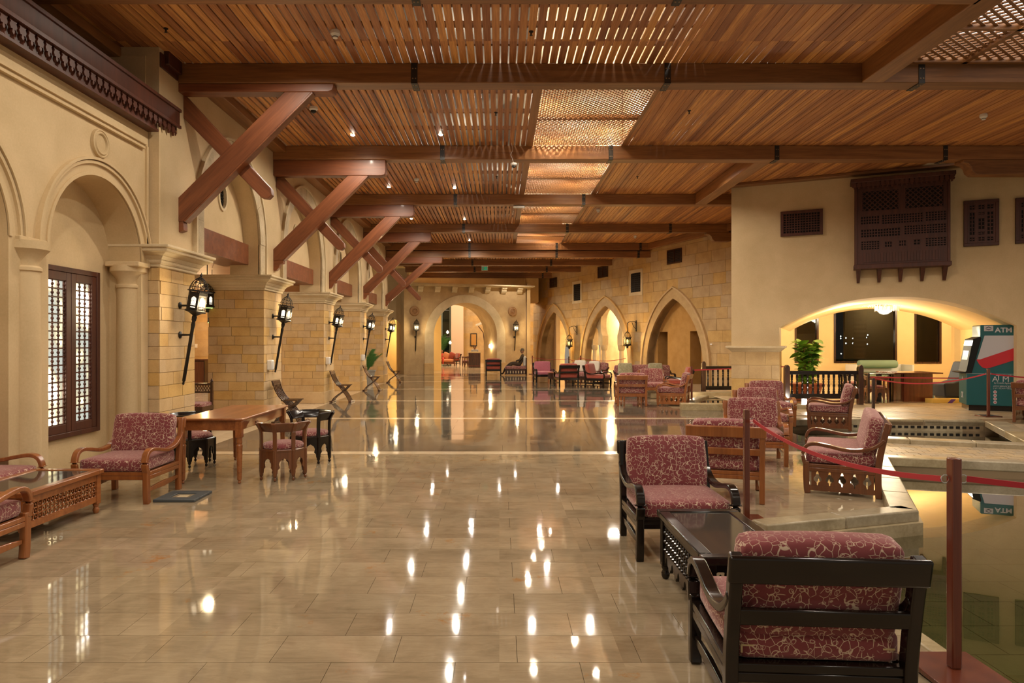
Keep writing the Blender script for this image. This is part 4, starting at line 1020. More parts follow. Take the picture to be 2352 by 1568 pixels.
dentils((E1.x - .5, E1.y - .01), (E2.x, E2.y - .01), -.03, 'row of black waterline tiles under the platform coping')
Fp = G(2352, 1012, .08); dF = Vector((Fp.x - E2.x, Fp.y - E2.y)).normalized()
curb([(E2.x + dF.x * 5, E2.y + dF.y * 5), (E2.x, E2.y)], -.35, -.04, .08, 'diagonal marble coping on the right of the second basin')
m = MB(); poly_xy(m, [(E2.x + .3, E2.y + .1), (E2.x + dF.x * 5 + .4, E2.y + dF.y * 5), (E2.x + 6, E2.y - 4), (E2.x + 6, E2.y)], -.5, .04); m.build('side_floor', M['stripe'], pf)
# second small basin left of the cream pier
c2 = curb([(4.25, 15.95), (7.2, 15.6)], .30, -.01, .16, 'grey stone coping block left of the cream pier', 'coping')
c3 = curb([(5.05, 17.6), (5.9, 19.2)], .22, -.01, .10, 'short diagonal coping beside the far rope post')
sb = empty('basin', (0, 0, 0), label='small second basin with still water left of the cream pier', cat='pool')
m = MB(); m.add([(4.35, 16.3, .05), (7.0, 16.3, .05), (7.0, 19.6, .05), (5.2, 18.0, .05)], [(0, 1, 2, 3)]); m.build('water_surface', M['water'], sb)
m = MB(); m.box(4.3, 7.0, 19.4, 19.8, 0.001, .16); m.build('basin_edge', M['coping'], sb)

# ================================================================ FURNITURE
def armchair(label, wd, fab, W=.75, group=None, panel_side=False, name='armchair', backcolor=None, cat='armchair', back_cush=True):
    r = empty(name, (0, 0, 0), 0, label, cat, group); mat = M[wd]; hw = W / 2 - .03
    for s in (-1, 1):
        m = MB(); m.sweep(smooth_pts([(s * hw, -.325, 0), (s * hw, -.335, .06), (s * hw, -.34, .20), (s * hw, -.34, .34)], 3), [.055] * 10, [.06] * 10, up=(0, 1, 0)); m.build('leg', mat, r, bevel=.008)
        m = MB(); m.sweep(smooth_pts([(s * hw, .335, 0), (s * hw, .33, .15), (s * hw, .335, .34), (s * hw, .375, .58), (s * hw, .42, .77)], 4), .052, .06, up=(0, 1, 0)); m.build('leg', mat, r, bevel=.008)
        m = MB(); m.sweep(smooth_pts([(s * hw, .385, .60), (s * hw, .33, .545), (s * hw, .22, .49), (s * hw, .05, .475), (s * hw, -.14, .51), (s * hw, -.26, .525), (s * hw, -.335, .50), (s * hw, -.37, .43), (s * hw, -.365, .35), (s * hw, -.345, .30)], 5), .062, .036, up=(1, 0, 0) if 0 else (0, 0, 1)); m.v = [(x, y, z) for x, y, z in m.v]; 
        m.build('arm', mat, r, smooth=True, bevel=.01)
        if not panel_side:
            m = MB(); m.sweep([(s * hw, -.30, .13), (s * hw, -.2, .135), (s * hw, 0, .14), (s * hw, .2, .145), (s * hw, .31, .15)], [.018, .022, .028, .022, .018], [.03, .045, .06, .045, .03]); m.build('stretcher', mat, r, smooth=True, bevel=.004)
        else:
            m = MB(); m.box(s * hw - .02, s * hw + .02, -.31, .31, .035, .085)
            nb = 5
            for k in range(nb + 1):
                yc = -.29 + k * .58 / nb; pr = [(-.055, 0), (-.05, .03), (-.02, .055), (-.022, .085), (-.04, .105), (-.052, .15), (.052, .15), (.04, .105), (.022, .085), (.02, .055), (.05, .03), (.055, 0)]
                if k == 0: pr = [(max(0, a), b) for a, b in pr]
                if k == nb: pr = [(min(0, a), b) for a, b in pr]
                m.prism(pr, -.014, .014, T(s * hw, yc, .085) @ R(PI / 2))
            m.build('arcaded_panel', mat, r)
    m = MB()
    for (x0, x1, y0, y1) in ((-hw, hw, -.345, -.305), (-hw, hw, .305, .345), (-hw - .02, -hw + .02, -.32, .32), (hw - .02, hw + .02, -.32, .32)):
        m.box(x0, x1, y0, y1, .235, .277); m.box(x0 - (.004 if x1 - x0 > .1 else 0), x1, y0 - .003, y1 + .003, .277, .315)
    m.box(-hw, hw, -.3, .3, .285, .30); m.build('seat_frame', mat, r, bevel=.006)
    m = MB(); m.box(-W / 2 - .005, W / 2 + .005, -.013, .013, -.058, .058); m.build('back_rail', mat, r, bevel=.012, M=T(0, .432, .715) @ R(-.21, 'X'), bseg=3)
    m = MB(); m.box(-hw, hw, -.012, .012, -.035, .035); m.build('back_rail', mat, r, bevel=.006, M=T(0, .378, .515) @ R(-.21, 'X'))
    if fab:
        m = cushion(W - .10, .66, .13); m.build('seat_cushion', M[fab], r, smooth=True, ang=180, M=T(0, -.015, .375))
        if back_cush:
            m = cushion(W - .13, .14, .42); m.build('back_cushion', M[backcolor or fab], r, smooth=True, ang=180, M=T(0, .285, .61) @ R(-.22, 'X'))
    return r
LOUNGE = 'wood framed armchairs of the lounge'
def place(o, x, y, face):                       # face = direction the chair looks to (dx,dy)
    o.location = (x, y, o.location.z); o.rotation_euler = (0, 0, math.atan2(face[1], face[0]) + PI / 2); return o
cA = armchair('large black framed armchair with burgundy cushions in the right foreground, seen from behind', 'black', 'fab', group=LOUNGE)
place(cA, 1.30, 3.06, (.07, 1))
def cp(src, x, y, face, label, group=LOUNGE): return place(dup(src, (0, 0, 0), 0, label, group), x, y, face)
cp(cA, 1.37, 5.32, (.0, -1), 'black framed armchair facing the camera beyond the black coffee table')
cB = armchair('brown armchair beside the tall slate frame, facing the camera at left', 'brown', 'fab', group=LOUNGE); cB['label'] = 'light brown wooden armchair left of the long writing table, facing the camera'
place(cB, -3.83, 7.08, (0, -1))
cp(cB, -4.72, 6.15, (1, 0), 'brown wooden armchair cut by the left photo edge behind the left coffee table')
cp(cB, -3.86, 4.72, (0, 1), 'brown armchair at the bottom left corner of the photo')
cp(cB, 2.36, 7.15, (.30, .95), 'red-brown armchair seen from behind beside the slim rope post')
cE = cp(cB, 3.42, 9.15, (-.25, -.97), 'red-brown armchair facing the camera between the rope post and the settee')
cp(cB, 4.35, 11.3, (-.1, -1), 'burgundy armchair directly behind the red-brown one facing the camera')
cp(cB, 5.28, 13.3, (-.1, -1), 'hindmost burgundy armchair in the row near the cream pier')
cG = armchair('walnut armchair with arcaded side panel facing left before the dark balustrade', 'mid', 'fab', panel_side=True, group=LOUNGE)
place(cG, 6.15, 12.72, (-.9, .43)); cG.location.z = .0
# settee
def settee(label, wd, fab, L=1.5, group=None):
    r = armchair(label, wd, fab, W=L, panel_side=True, name='settee', cat='sofa', group=group); return r
sH = settee('two-seat walnut settee with burgundy cushions turned to the left beside the pool coping', 'mid', 'fab', 1.42)
place(sH, 3.86, 7.72, (-.9, .43))
cI = cp(cG, 10.35, 13.05, (.75, .66), 'wooden armchair cut by the right photo edge, its back rails shining'); cI.location.z = .06
# ---- far lounge group
cP = armchair('pink cushioned dark armchair facing the camera at the left of the far lounge group', 'black', 'fabp', group=LOUNGE); place(cP, 1.75, 27.0, (.12, -1))
cR = armchair('black armchair of the far lounge group seen from behind', 'black', 'fabo', group=LOUNGE); place(cR, 2.42, 24.7, (-.18, .98))
cp(cR, 3.5, 24.2, (.85, -.5), 'black armchair with rust back cushion facing right in the far lounge group')
cp(cB, 3.34, 17.35, (.1, .99), 'light brown armchair seen from behind in the far lounge group')
cp(cB, 4.42, 19.6, (-.05, -1), 'burgundy armchair facing the camera in the middle of the far lounge group')
cW = armchair('brown armchair with arcaded side panel facing left beside the far rope post', 'brown', 'fab', panel_side=True, group=LOUNGE); place(cW, 4.45, 17.45, (-.92, .38))
cp(cR, 5.5, 21.0, (-1, .15), 'black armchair facing left in front of the widest pointed arch')
def sofa(label, L, y, x, face, pill, n):
    r = empty('sofa', (x, y, 0), 0, label, 'sofa'); r.rotation_euler = (0, 0, math.atan2(face[1], face[0]) + PI / 2)
    m = MB(); m.box(-L / 2, L / 2, -.36, .36, .16, .26); m.build('sofa_base', M['dark'], r, bevel=.01)
    m = MB(); m.box(-L / 2, -L / 2 + .08, -.36, .40, 0, .16); m.box(L / 2 - .08, L / 2, -.36, .4, 0, .16); m.box(-L / 2 + .08, L / 2 - .08, -.36, -.32, .03, .07)
    k = -L / 2 + .14
    while k < L / 2 - .1: m.box(k, k + .05, -.355, -.325, .07, .16); k += .13
    m.build('arcaded_base', M['dark'], r)
    cushion(L - .04, .70, .16).build('seat_cushion', M['fab'], r, smooth=True, ang=180, M=T(0, -.02, .35))
    cushion(L - .04, .18, .42).build('back_cushion', M['fab'], r, smooth=True, ang=180, M=T(0, .32, .60) @ R(-.15, 'X'))
    for s in (-1, 1):
        m = MB(); m.sweep(smooth_pts([(s * (L / 2), .36, .62), (s * L / 2, .1, .52), (s * L / 2, -.25, .54), (s * L / 2, -.38, .46), (s * L / 2, -.36, .2)], 4), .06, .04); m.build('arm', M['black'], r, smooth=True)
    for (px_, w_) in pill:
        tt = T(px_, .16, .66) @ R(-.3, 'X'); c = cushion(w_, .14, w_ * .95)
        o = c.build('throw_pillow', M['fabg'] if n == 'sage' else M['offwhite'], None, smooth=True, ang=180, M=r.matrix_basis @ tt)
        yield o
bpy.context.view_layer.update()
for k, o in enumerate(sofa('long burgundy sofa with two sage pillows in the far lounge group', 1.9, 22.9, 4.85, (0, -1), ((-.60, .46), (.42, .46)), 'sage')): tag(o, ['left', 'right'][k] + ' sage green pillow on the long far sofa', 'pillow', 'sage pillows on the far sofa')
for k, o in enumerate(sofa('burgundy sofa with two off-white pillows behind the black armchairs', 1.5, 26.2, 3.35, (-.5, -.86), ((-.35, .46), (.25, .42)), 'white')): tag(o, ['left', 'right'][k] + ' off-white pillow on the sofa behind the black armchairs', 'pillow', 'off-white pillows')
zc = [c for c in cA.children if c.name.startswith('seat_cushion')][0]
m = MB(); m.box(-.30, .30, .328, .336, -.004, .003); m.box(.295, .302, .330, .338, -.03, .0); m.build('zipper', plain('zip_tape', (.55, .42, .22), .5), zc)
# small side table with inlaid front in the far group
def side_table(label, x, y, s=.42, h=.42, rz=0, top='browny', body='dark'):
    r = empty('side_table', (x, y, 0), rz, label, 'table')
    m = MB(); m.box(-s / 2 - .02, s / 2 + .02, -s / 2 - .02, s / 2 + .02, h - .03, h); m.build('tabletop', M[top], r, bevel=.004)
    m = MB(); m.box(-s / 2, s / 2, -s / 2, s / 2, h * .45, h - .03); m.build('apron', M[body], r)
    for a in (-1, 1):
        for b in (-1, 1): m = MB(); m.box(a * (s / 2 - .02) - .02, a * (s / 2 - .02) + .02, b * (s / 2 - .02) - .02, b * (s / 2 - .02) + .02, 0, h * .46); m.build('leg', M[top], r)
    return r
side_table('small square side table between the pink and the black far armchairs', 2.03, 26.1, .34, .44)
side_table('low carved side table glimpsed under the light brown far armchair', 3.55, 18.4, .5, .35)
# ---- coffee tables
def coffee_table(label, x, y, w_, L, h, mat, lat, scallop):
    r = empty('coffee_table', (x, y, 0), 0, label, 'table'); mt = M[mat]
    m = MB(); t_ = .075
    m.box(-w_ / 2, w_ / 2, -L / 2, -L / 2 + t_, h - .045, h); m.box(-w_ / 2, w_ / 2, L / 2 - t_, L / 2, h - .045, h); m.box(-w_ / 2, -w_ / 2 + t_, -L / 2 + t_, L / 2 - t_, h - .045, h); m.box(w_ / 2 - t_, w_ / 2, -L / 2 + t_, L / 2 - t_, h - .045, h)
    m.build('top_frame', mt, r, bevel=.008)
    m = MB(); m.box(-w_ / 2 + t_, w_ / 2 - t_, -L / 2 + t_, L / 2 - t_, h - .018, h - .008); m.build('glass_top', M['glass_top'], r)
    ix, iy = w_ / 2 - .05, L / 2 - .05
    for a in (-1, 1):
        for b in (-1, 1):
            m = MB(); m.box(a * ix - .03, a * ix + .03, b * iy - .03, b * iy + .03, .09, h - .045); m.lathe([(.018, 0), (.028, .02), (.03, .04), (.02, .06), (.028, .075), (.028, .09)], 12, T(a * ix, b * iy, 0)); m.build('leg', mt, r, bevel=.003)
    z0, z1 = (.16, h - .10) if not scallop else (.20, h - .085)
    for side in range(4):
        Ln = (2 * iy if side < 2 else 2 * ix) - .06
        Mx = (T(ix + .01, 0, 0) @ R(PI / 2), T(-ix - .01, 0, 0) @ R(-PI / 2), T(0, -iy - .01, 0), T(0, iy + .01, 0) @ R(PI))[side]
        m = MB(); m.box(-Ln / 2, Ln / 2, -.012, .012, z1, h - .045)
        if scallop:
            pts = [(-Ln / 2, z0), (-Ln / 2, .10)]; n = max(2, int(Ln / .14)); 
            for k in range(n):
                u = -Ln / 2 + (k + .5) * Ln / n; q_ = Ln / n
                pts += [(u - q_ * .38, .10), (u - q_ * .34, .125), (u - q_ * .2, .125), (u - q_ * .12, .16), (u, .175), (u + q_ * .12, .16), (u + q_ * .2, .125), (u + q_ * .34, .125), (u + q_ * .38, .10)]
            pts += [(Ln / 2, .10), (Ln / 2, z0)]; m.prism(pts, -.01, .01)
        else: m.box(-Ln / 2, Ln / 2, -.012, .012, .11, z0)
        m.build('side_rail', mt, r, M=Mx)
        m = MB(); nx = max(3, int(Ln / .052)); nz = max(3, round((z1 - z0) / .05)); dx = Ln / nx; dz = (z1 - z0) / nz
        for i in range(nx + 1):
            u = -Ln / 2 + i * dx; m.box(u - .005, u + .005, -.005, .005, z0, z1)
            for j in range(nz + 1): m.lathe([(.004, -.014), (.013, -.006), (.013, .006), (.004, .014)], 6, T(u, 0, z0 + j * dz))
            if i < nx:
                for j in range(nz): m.lathe([(.002, -.01), (.010, 0), (.002, .01)], 5, T(u + dx / 2, 0, z0 + (j + .5) * dz))
        for j in range(nz + 1): m.box(-Ln / 2, Ln / 2, -.005, .005, z0 + j * dz - .005, z0 + j * dz + .005)
        m.build('turned_lattice', M['black'] if scallop else mt, r, M=Mx)
    return r
coffee_table('black coffee table with dark glass top and turned lattice sides between the black armchairs', 1.345, 4.14, .54, 1.06, .46, 'black', 0, True)
coffee_table('reddish brown coffee table with glass top and turned lattice sides at far left', -4.05, 5.90, .66, 1.06, .41, 'browny', 0, False)
# ---- writing table
wt = empty('writing_table', (-3.26, 8.49, 0), 0, 'long reddish wooden writing table with turned legs at left', 'table')
m = MB(); m.box(-.38, .38, -.83, .83, .715, .74); m.build('tabletop', M['browny'], wt, bevel=.008)
m = MB(); m.box(-.33, .33, -.78, .78, .60, .714); m.build('apron', M['browny'], wt, bevel=.004)
for a in (-1, 1):
    for b in (-1, 1):
        m = MB(); m.box(-.035, .035, -.035, .035, .52, .715); m.lathe([(.012, 0), (.02, .012), (.014, .03), (.026, .045), (.034, .40), (.036, .43), (.026, .445), (.034, .465), (.03, .49), (.034, .52)], 12)
        m.build('leg', M['browny'], wt, smooth=True, M=T(a * .32, b * .77, 0), bevel=.003)
# ---- Moorish tub chairs
def tub(label, wd, fab='fab', group='octagonal Moorish tub chairs'):
    r = empty('tub_chair', (0, 0, 0), 0, label, 'chair', group); mt = M[wd]; Rr = .265
    c8 = [(Rr * math.cos(PI / 8 + k * PI / 4), Rr * math.sin(PI / 8 + k * PI / 4)) for k in range(8)]
    sl = 2 * Rr * math.sin(PI / 8)
    m = MB(); prof = []
    h2 = sl / 2 - .01
    pts = [(-h2, .065), (-h2, .345), (h2, .345), (h2, .065), (h2 - .018, .09), (h2 - .022, .13), (h2 - .045, .155), (h2 - .035, .2), (h2 - .05, .235), (h2 * .3, .245), (0, .262), (-h2 * .3, .245), (-h2 + .05, .235), (-h2 + .035, .2), (-h2 + .045, .155), (-h2 + .022, .13), (-h2 + .018, .09)]
    ap = Rr * math.cos(PI / 8)
    for k in range(8):
        a = k * PI / 4 + PI / 4 if 0 else k * PI / 4
        m = MB(); m.prism(pts, -.008, .008, R(a + PI / 2) @ T(0, -ap + .0, 0)); m.build('arched_panel', mt, r)
    for k, (x, y) in enumerate(c8):
        m = MB(); m.lathe([(.005, 0), (.017, .012), (.017, .03), (.008, .042), (.02, .055), (.022, .07), (.022, .35)], 8, T(x, y, 0)); m.build('leg', mt, r, smooth=True)
    m = MB(); m.lathe([(.0, .335), (Rr + .012, .335), (Rr + .016, .352), (Rr + .006, .362), (0, .362)], 8, R(PI / 8)); m.build('seat_frame', mt, r)
    m = MB(); m.lathe([(0, .36), (Rr - .03, .36), (Rr - .02, .385), (Rr - .05, .415), (Rr * .5, .43), (0, .435)], 24); m.build('seat_cushion', M[fab], r, smooth=True, ang=180)
    idx = [0, 1, 2, 3, 4, 7] if 0 else [0, 1, 2, 3, 7, 4]
    post = [k for k in range(8) if c8[k][1] > -.15]
    for k in post:
        x, y = c8[k]; d = Vector((x, y, 0)).normalized()
        m = MB(); m.sweep(smooth_pts([Vector((x, y, .35)), Vector((x, y, .50)), Vector((x, y, .58)) + d * .012, Vector((x, y, .665)) + d * .06], 3), .045, .022, up=tuple(d)); m.build('back_post', mt, r, bevel=.003)
    seq = sorted(post, key=lambda k: (math.atan2(c8[k][1], c8[k][0]) + PI / 2) % (2 * PI))
    m = MB(); vs = []
    for k in seq:
        x, y = c8[k]; d = Vector((x, y, 0)).normalized()
        for rr_, z in ((.0, .56), (.055, .665), (.035, .675), (-.02, .57)): q_ = Vector((x, y, 0)) + d * rr_; vs.append((q_.x, q_.y, z))
    fs = [(i * 4 + k, i * 4 + (k + 1) % 4, (i + 1) * 4 + (k + 1) % 4, (i + 1) * 4 + k) for i in range(len(seq) - 1) for k in range(4)] + [(3, 2, 1, 0), tuple((len(seq) - 1) * 4 + k for k in range(4))]
    m.add(vs, fs); m.build('back_rail', mt, r, bevel=.006)
    return r
t1 = tub('dark octagonal tub chair nearest the camera at the end of the writing table', 'mid'); place(t1, -2.56, 8.08, (-.35, .94))
t2 = tub('glossy black octagonal tub chair behind the nearer tub chair', 'black'); place(t2, -2.53, 9.15, (-.5, -.86))
t3 = dup(t2, (0, 0, 0), 0, 'black octagonal tub chair half hidden behind the left armchair'); place(t3, -4.0, 8.9, (.98, -.1))
t4 = dup(t2, (0, 0, 0), 0, 'dark tub chair drawn up to the round table under the wide arch'); place(t4, 9.95, 19.3, (.2, -1)); t4.location.z = .06
t5 = dup(t1, (0, 0, 0), 0, 'dark tub chair seen from behind near the reddish desk'); place(t5, 9.7, 17.6, (.1, 1)); t5.location.z = .06
# aisle chair with lattice back
ac = empty('side_chair', (-5.55, 12.4, 0), 0, 'dark chair with lattice back glimpsed between the first two pillars', 'chair')
m = MB(); m.box(-.26, .26, -.24, .24, .36, .44); m.build('seat_frame', M['dark'], ac)
cushion(.48, .46, .08).build('seat_cushion', M['fab'], ac, smooth=True, ang=180, M=T(0, 0, .46))
for a in (-1, 1):
    for b in (-1, 1): m = MB(); m.box(a * .235 - .022, a * .235 + .022, b * .215 - .022, b * .215 + .022, 0, .86 if b > 0 else .37); m.build('leg', M['dark'], ac)
    m = MB(); m.lathe([(.01, 0), (.03, .02), (.012, .05), (0, .07)], 8, T(a * .235, .215, .86)); m.build('finial', M['dark'], ac)
m = MB(); m.box(-.22, .22, .20, .23, .80, .84); m.box(-.22, .22, .20, .23, .66, .69)
for k in range(9):
    x = -.2 + k * .05; m.box(-.004, .004, -.01, .01, -.075, .075, T(x, .215, .745) @ R(.6, 'Y')); m.box(-.004, .004, -.01, .01, -.075, .075, T(x, .215, .745) @ R(-.6, 'Y'))
m.build('lattice_back', M['dark'], ac)
# ---- curule chairs
def curule(label):
    r = empty('folding_chair', (0, 0, 0), 0, label, 'chair', 'curule folding chairs along the pillars'); mt = M['dark']
    A_ = smooth_pts([(-.24, 0, .80), (-.20, 0, .66), (-.12, 0, .52), (0, 0, .40), (.10, 0, .27), (.19, 0, .14), (.235, 0, .05), (.27, 0, .02)], 3)
    B_ = smooth_pts([(.22, 0, .45), (.15, 0, .37), (.04, 0, .27), (-.06, 0, .20), (-.16, 0, .12), (-.21, 0, .05), (-.23, 0, .02)], 3)
    for k in range(6):
        y = -.20 + k * .08
        m = MB(); m.sweep([p + Vector((0, y, 0)) for p in A_], .022, .03, up=(0, 1, 0)); m.v = m.v; m.build('back_slat', mt, r)
        m = MB(); m.sweep([p + Vector((0, y + .035 if k < 5 else y - .04, 0)) for p in B_], .022, .03, up=(0, 1, 0)); m.build('leg_slat', mt, r)
        m = MB(); m.box(-.09, .24, y - .012, y + .012, .44, .458); m.build('seat_slat', mt, r)
    m = MB(); m.box(-.015, .015, -.23, .23, -.05, .05, T(-.245, 0, .79) @ R(-.3, 'Y')); m.build('top_rail', mt, r, bevel=.006)
    for x in (-.23, .27): m = MB(); m.box(x - .04, x + .04, -.24, .24, 0, .04); m.build('foot', mt, r, bevel=.008)
    return r
k1 = curule('curule folding chair of dark slats beside the second pillar, nearest the camera'); k1.location = (-4.20, 13.6, 0)
for x, y, lb in ((-4.22, 18.25, 'curule folding chair beside the third pillar'), (-4.20, 22.5, 'curule folding chair beside the fourth pillar, by the potted palm'), (-4.15, 26.9, 'curule folding chair beside the fifth pillar, farthest from the camera')): dup(k1, (x, y, 0), 0, lb)
# ---- torch lanterns
def lantern_parts(r, Mx, s=1.0, glass='lampglass', seg=8):
    """hexagonal lantern body, base at local z=0, height about .58*s"""
    def L(m, nm, mat, **k): m2 = MB(); m2.add(m.v, m.f, Mx @ S(s, s, s)); par = k.pop('par', r); return m2.build(nm, mat, par, **k)
    m = MB(); m.lathe([(.03, -.10), (.04, -.08), (.03, -.05), (.10, -.01), (.15, .0), (.155, .02), (.13, .03)], 6); L(m, 'lantern_base', M['iron'])
    m = MB()
    for k in range(6):
        a = k * PI / 3; m.box(-.008, .008, -.008, .008, .02, .30, T(.125 * math.cos(a), .125 * math.sin(a), 0))
    m.lathe([(.13, .075), (.135, .085), (.13, .095)], 6); m.lathe([(.13, .22), (.135, .245), (.13, .25)], 6)
    for k in range(6):
        a = k * PI / 3 + PI / 6
        for j in range(5):
            Mq = R(a) @ T(.112, (j - 2) * .022, 0); m.box(-.002, .002, -.002, .002, .03, .24, Mq)
        for j in range(4): m.box(-.002, .002, -.055, .055, .06 + j * .05 - .002, .06 + j * .05 + .002, R(a) @ T(.112, 0, 0))
    for k in range(6):
        ar = [(.034 * math.cos(t * PI / 6), .185 + .034 * math.sin(t * PI / 6)) for t in range(7)]
        m.prism([(-.062, .03), (-.062, .285), (.062, .285), (.062, .03), (.034, .03), (.034, .06)] + ar + [(-.034, .06), (-.034, .03)], -.003, .003, R(k * PI / 3 + PI / 6 + PI / 2) @ T(0, -.110, 0))
    m.lathe([(.112, .03), (.118, .045), (.112, .06)], 6)
    lf = L(m, 'lantern_frame', M['iron'])
    m = MB(); m.lathe([(.103, .03), (.103, .27)], 6); L(m, 'lantern_pane', M[glass], par=lf)
    m = MB(); m.lathe([(.165, .29), (.16, .31), (.13, .315)], 6)
    n = 10
    for k in range(n):
        a = 2 * PI * k / n; pr = [(.13, .31), (.125, .36), (.10, .42), (.06, .47), (.02, .50)]
        m.sweep([(q_[0] * math.cos(a), q_[0] * math.sin(a), q_[1]) for q_ in pr], .007, .004)
        m.sweep([(q_[0] * math.cos(a + PI * 2 / n * (i % 2)), q_[0] * math.sin(a + PI * 2 / n * (i % 2)), q_[1]) for i, q_ in enumerate(pr)], .006, .004)
    for z_, r_ in ((.36, .125), (.42, .10), (.47, .06)): m.lathe([(r_, z_ - .004), (r_ + .004, z_), (r_, z_ + .004)], 10)
    m.lathe([(.03, .49), (.012, .51), (.02, .53), (.005, .56), (0, .58)], 8); L(m, 'lantern_dome', M['iron'])
def torch(label, group='torch lanterns on the pillars'):
    r = empty('torch_lantern', (0, 0, 0), 0, label, 'lantern', group)      # wall at x=0, leaning out to +x
    tilt = .165; Mx = T(.05, 0, 1.0) @ R(tilt, 'Y')
    m = MB(); m.lathe([(.0, -.02), (.018, 0), (.014, .03), (.024, .05), (.024, .8), (.03, .86), (.022, .90), (.034, .93), (.03, .97)], 10, Mx); m.build('pole', M['iron'], r, smooth=True)
    lantern_parts(r, Mx @ T(0, 0, 1.04))
    for z_, ln in ((1.70, .17), (2.12, .20)):
        m = MB(); m.lathe([(.05, 0), (.05, .012), (.03, .02), (.015, .03), (.012, ln)], 12, T(0, 0, z_) @ R(PI / 2, 'Y')); m.build('wall_bracket', M['iron'], r, smooth=True)
    return r
tl = torch('torch lantern leaning from the first, nearest pillar'); tl.location = (XW + .005, 9.75, 0)
for i in range(2, 6):
    dup(tl, (XW + .005, YB[i] - .02, 0), 0, 'torch lantern leaning from the %s pillar' % ['second', 'third', 'fourth', 'fifth, farthest'][i - 2])
for i in range(1, 6): light('POINT', (XW + .42, YB[i] + .03, 2.13), 26, (1, .78, .45), .06, name='torch_lamp')
for px, lb in ((954, 'torch lantern on the end wall left of the round arch'), (1181, 'torch lantern on the end wall right of the round arch')):
    u, z = EW.px(px, 760); o = dup(tl, (0, 0, 0), 0, lb, 'torch lanterns on the end wall'); pt = EW.M @ Vector((u, -.02, .15)); o.location = pt; o.rotation_euler = (0, 0, math.atan2(-EW.n[1], -EW.n[0]))
    light('POINT', EW.M @ Vector((u, -.5, 2.3)), 28, (1, .78, .45), .06, name='torch_lamp')
# speakers
for i, py in ((2, 838), (3, 828), (4, 821)):
    sp = empty('wall_speaker', (XW + .0, YB[i] - .30, EYE + (785 - py) * (YB[i] - .3) / F), 0, 'small white box on the %s pillar under its torch lantern' % ['second', 'third', 'fourth'][i - 2], 'speaker', 'white boxes on the pillars')
    m = MB(); m.box(.0, .11, -.07, .07, -.10, .10); m.build('casing', M['white'], sp, bevel=.02)
    m = MB(); m.box(.111, .114, -.05, .05, -.07, .07); m.build('grille', plain('speaker_grille', (.6, .58, .55), .7), sp)
# bracket lanterns on sandstone wall
for px, py, lb in ((1317, 778, 'amber bracket lantern between the first and middle pointed arches'), (1453, 772, 'bright amber bracket lantern between the middle and widest arches')):
    u, z = RS.px(px + 9, py); r = empty('bracket_lantern', RS.M @ Vector((u, -.02, z)), math.atan2(RS.e[1], RS.e[0]), lb, 'lantern', 'amber bracket lanterns')
    lantern_parts(r, T(0, -.42, -.38), 1.15, 'lampamber')
    m = MB(); m.sweep(smooth_pts([(0, 0, .55), (0, -.1, .62), (0, -.3, .60), (0, -.42, .52), (0, -.42, .26)], 4), .02, .02, up=(1, 0, 0)); m.sweep(smooth_pts([(0, 0, .30), (0, -.12, .40), (0, -.2, .58)], 4), .015, .015, up=(1, 0, 0)); m.box(-.03, .03, -.01, .01, .2, .66); m.build('bracket_arm', M['iron'], r)
    light('POINT', RS.M @ Vector((u, -.75, z - .1)), 60, (1, .62, .2), .06, name='bracket_lamp')
# hanging lanterns in the aisle
for px, py, Y, s_, lb in ((476, 682, 13.2, 1.0, 'ornate lantern with coloured glass hanging in the aisle behind the first torch'), (487, 722, 17.5, .9, 'smaller lantern hanging deeper in the aisle')):
    p = P(px, py, Y); r = empty('hanging_lantern', p, 0, lb, 'lantern', 'lanterns hanging in the aisle'); lantern_parts(r, T(0, 0, -.2), s_ * .95)
    m = MB(); m.sweep([(0, 0, .34), (0, 0, 3.45 - p.z)], .012, .012, up=(0, 1, 0)); m.build('chain', M['iron'], r)
    m = MB(); m.lathe([(.10, -.22), (.12, -.19)], 6); m.build('coloured_glass', emit('coloured_glass', (.4, .6, .2), 2), r)
p = P(435, 762, 24); r = empty('wall_sconce', p, 0, 'glowing white bulb seen just right of the first pillar', 'lamp'); m = MB(); m.lathe([(.02, -.18), (.07, -.12), (.09, 0), (.07, .12), (.02, .18)], 12); m.build('globe', M['lampglass'], r, smooth=True)
m = MB(); m.sweep([(0, 0, .17), (0, 0, .75)], .01, .01, up=(0, 1, 0)); m.build('cord', M['iron'], r)
cb = empty('cabinet', (G(449, 886).x, 25.0, 0), 0, 'greyish wooden cabinet against the aisle wall behind the first pillar', 'cabinet')
m = MB(); m.box(-.6, .35, -.2, .3, .04, .93); m.build('carcass', M['dark'], cb); m = MB(); m.box(-.7, .5, -.28, .32, .93, .98); m.build('cabinet_top', M['mid'], cb)
m = MB(); m.box(-.5, -.02, -.215, -.2, .1, .88); m.box(.0, .32, -.215, -.2, .1, .88); dr = m.build('door', M['mid'], cb); m = MB(); m.lathe([(.02, 0), (.02, .03), (0, .035)], 8, T(-.06, -.215, .5) @ R(PI / 2, 'X')); m.build('knob', M['iron'], dr)
sw = AW.px(451, 794); m = MB(); m.box(-.05, .05, -.02, 0, -.08, .08, AW.M @ T(sw[0], -.01, sw[1])); tag(m.build('light_switch', M['white'], None), 'small white switch plate on the aisle wall above the cabinet', 'switch')

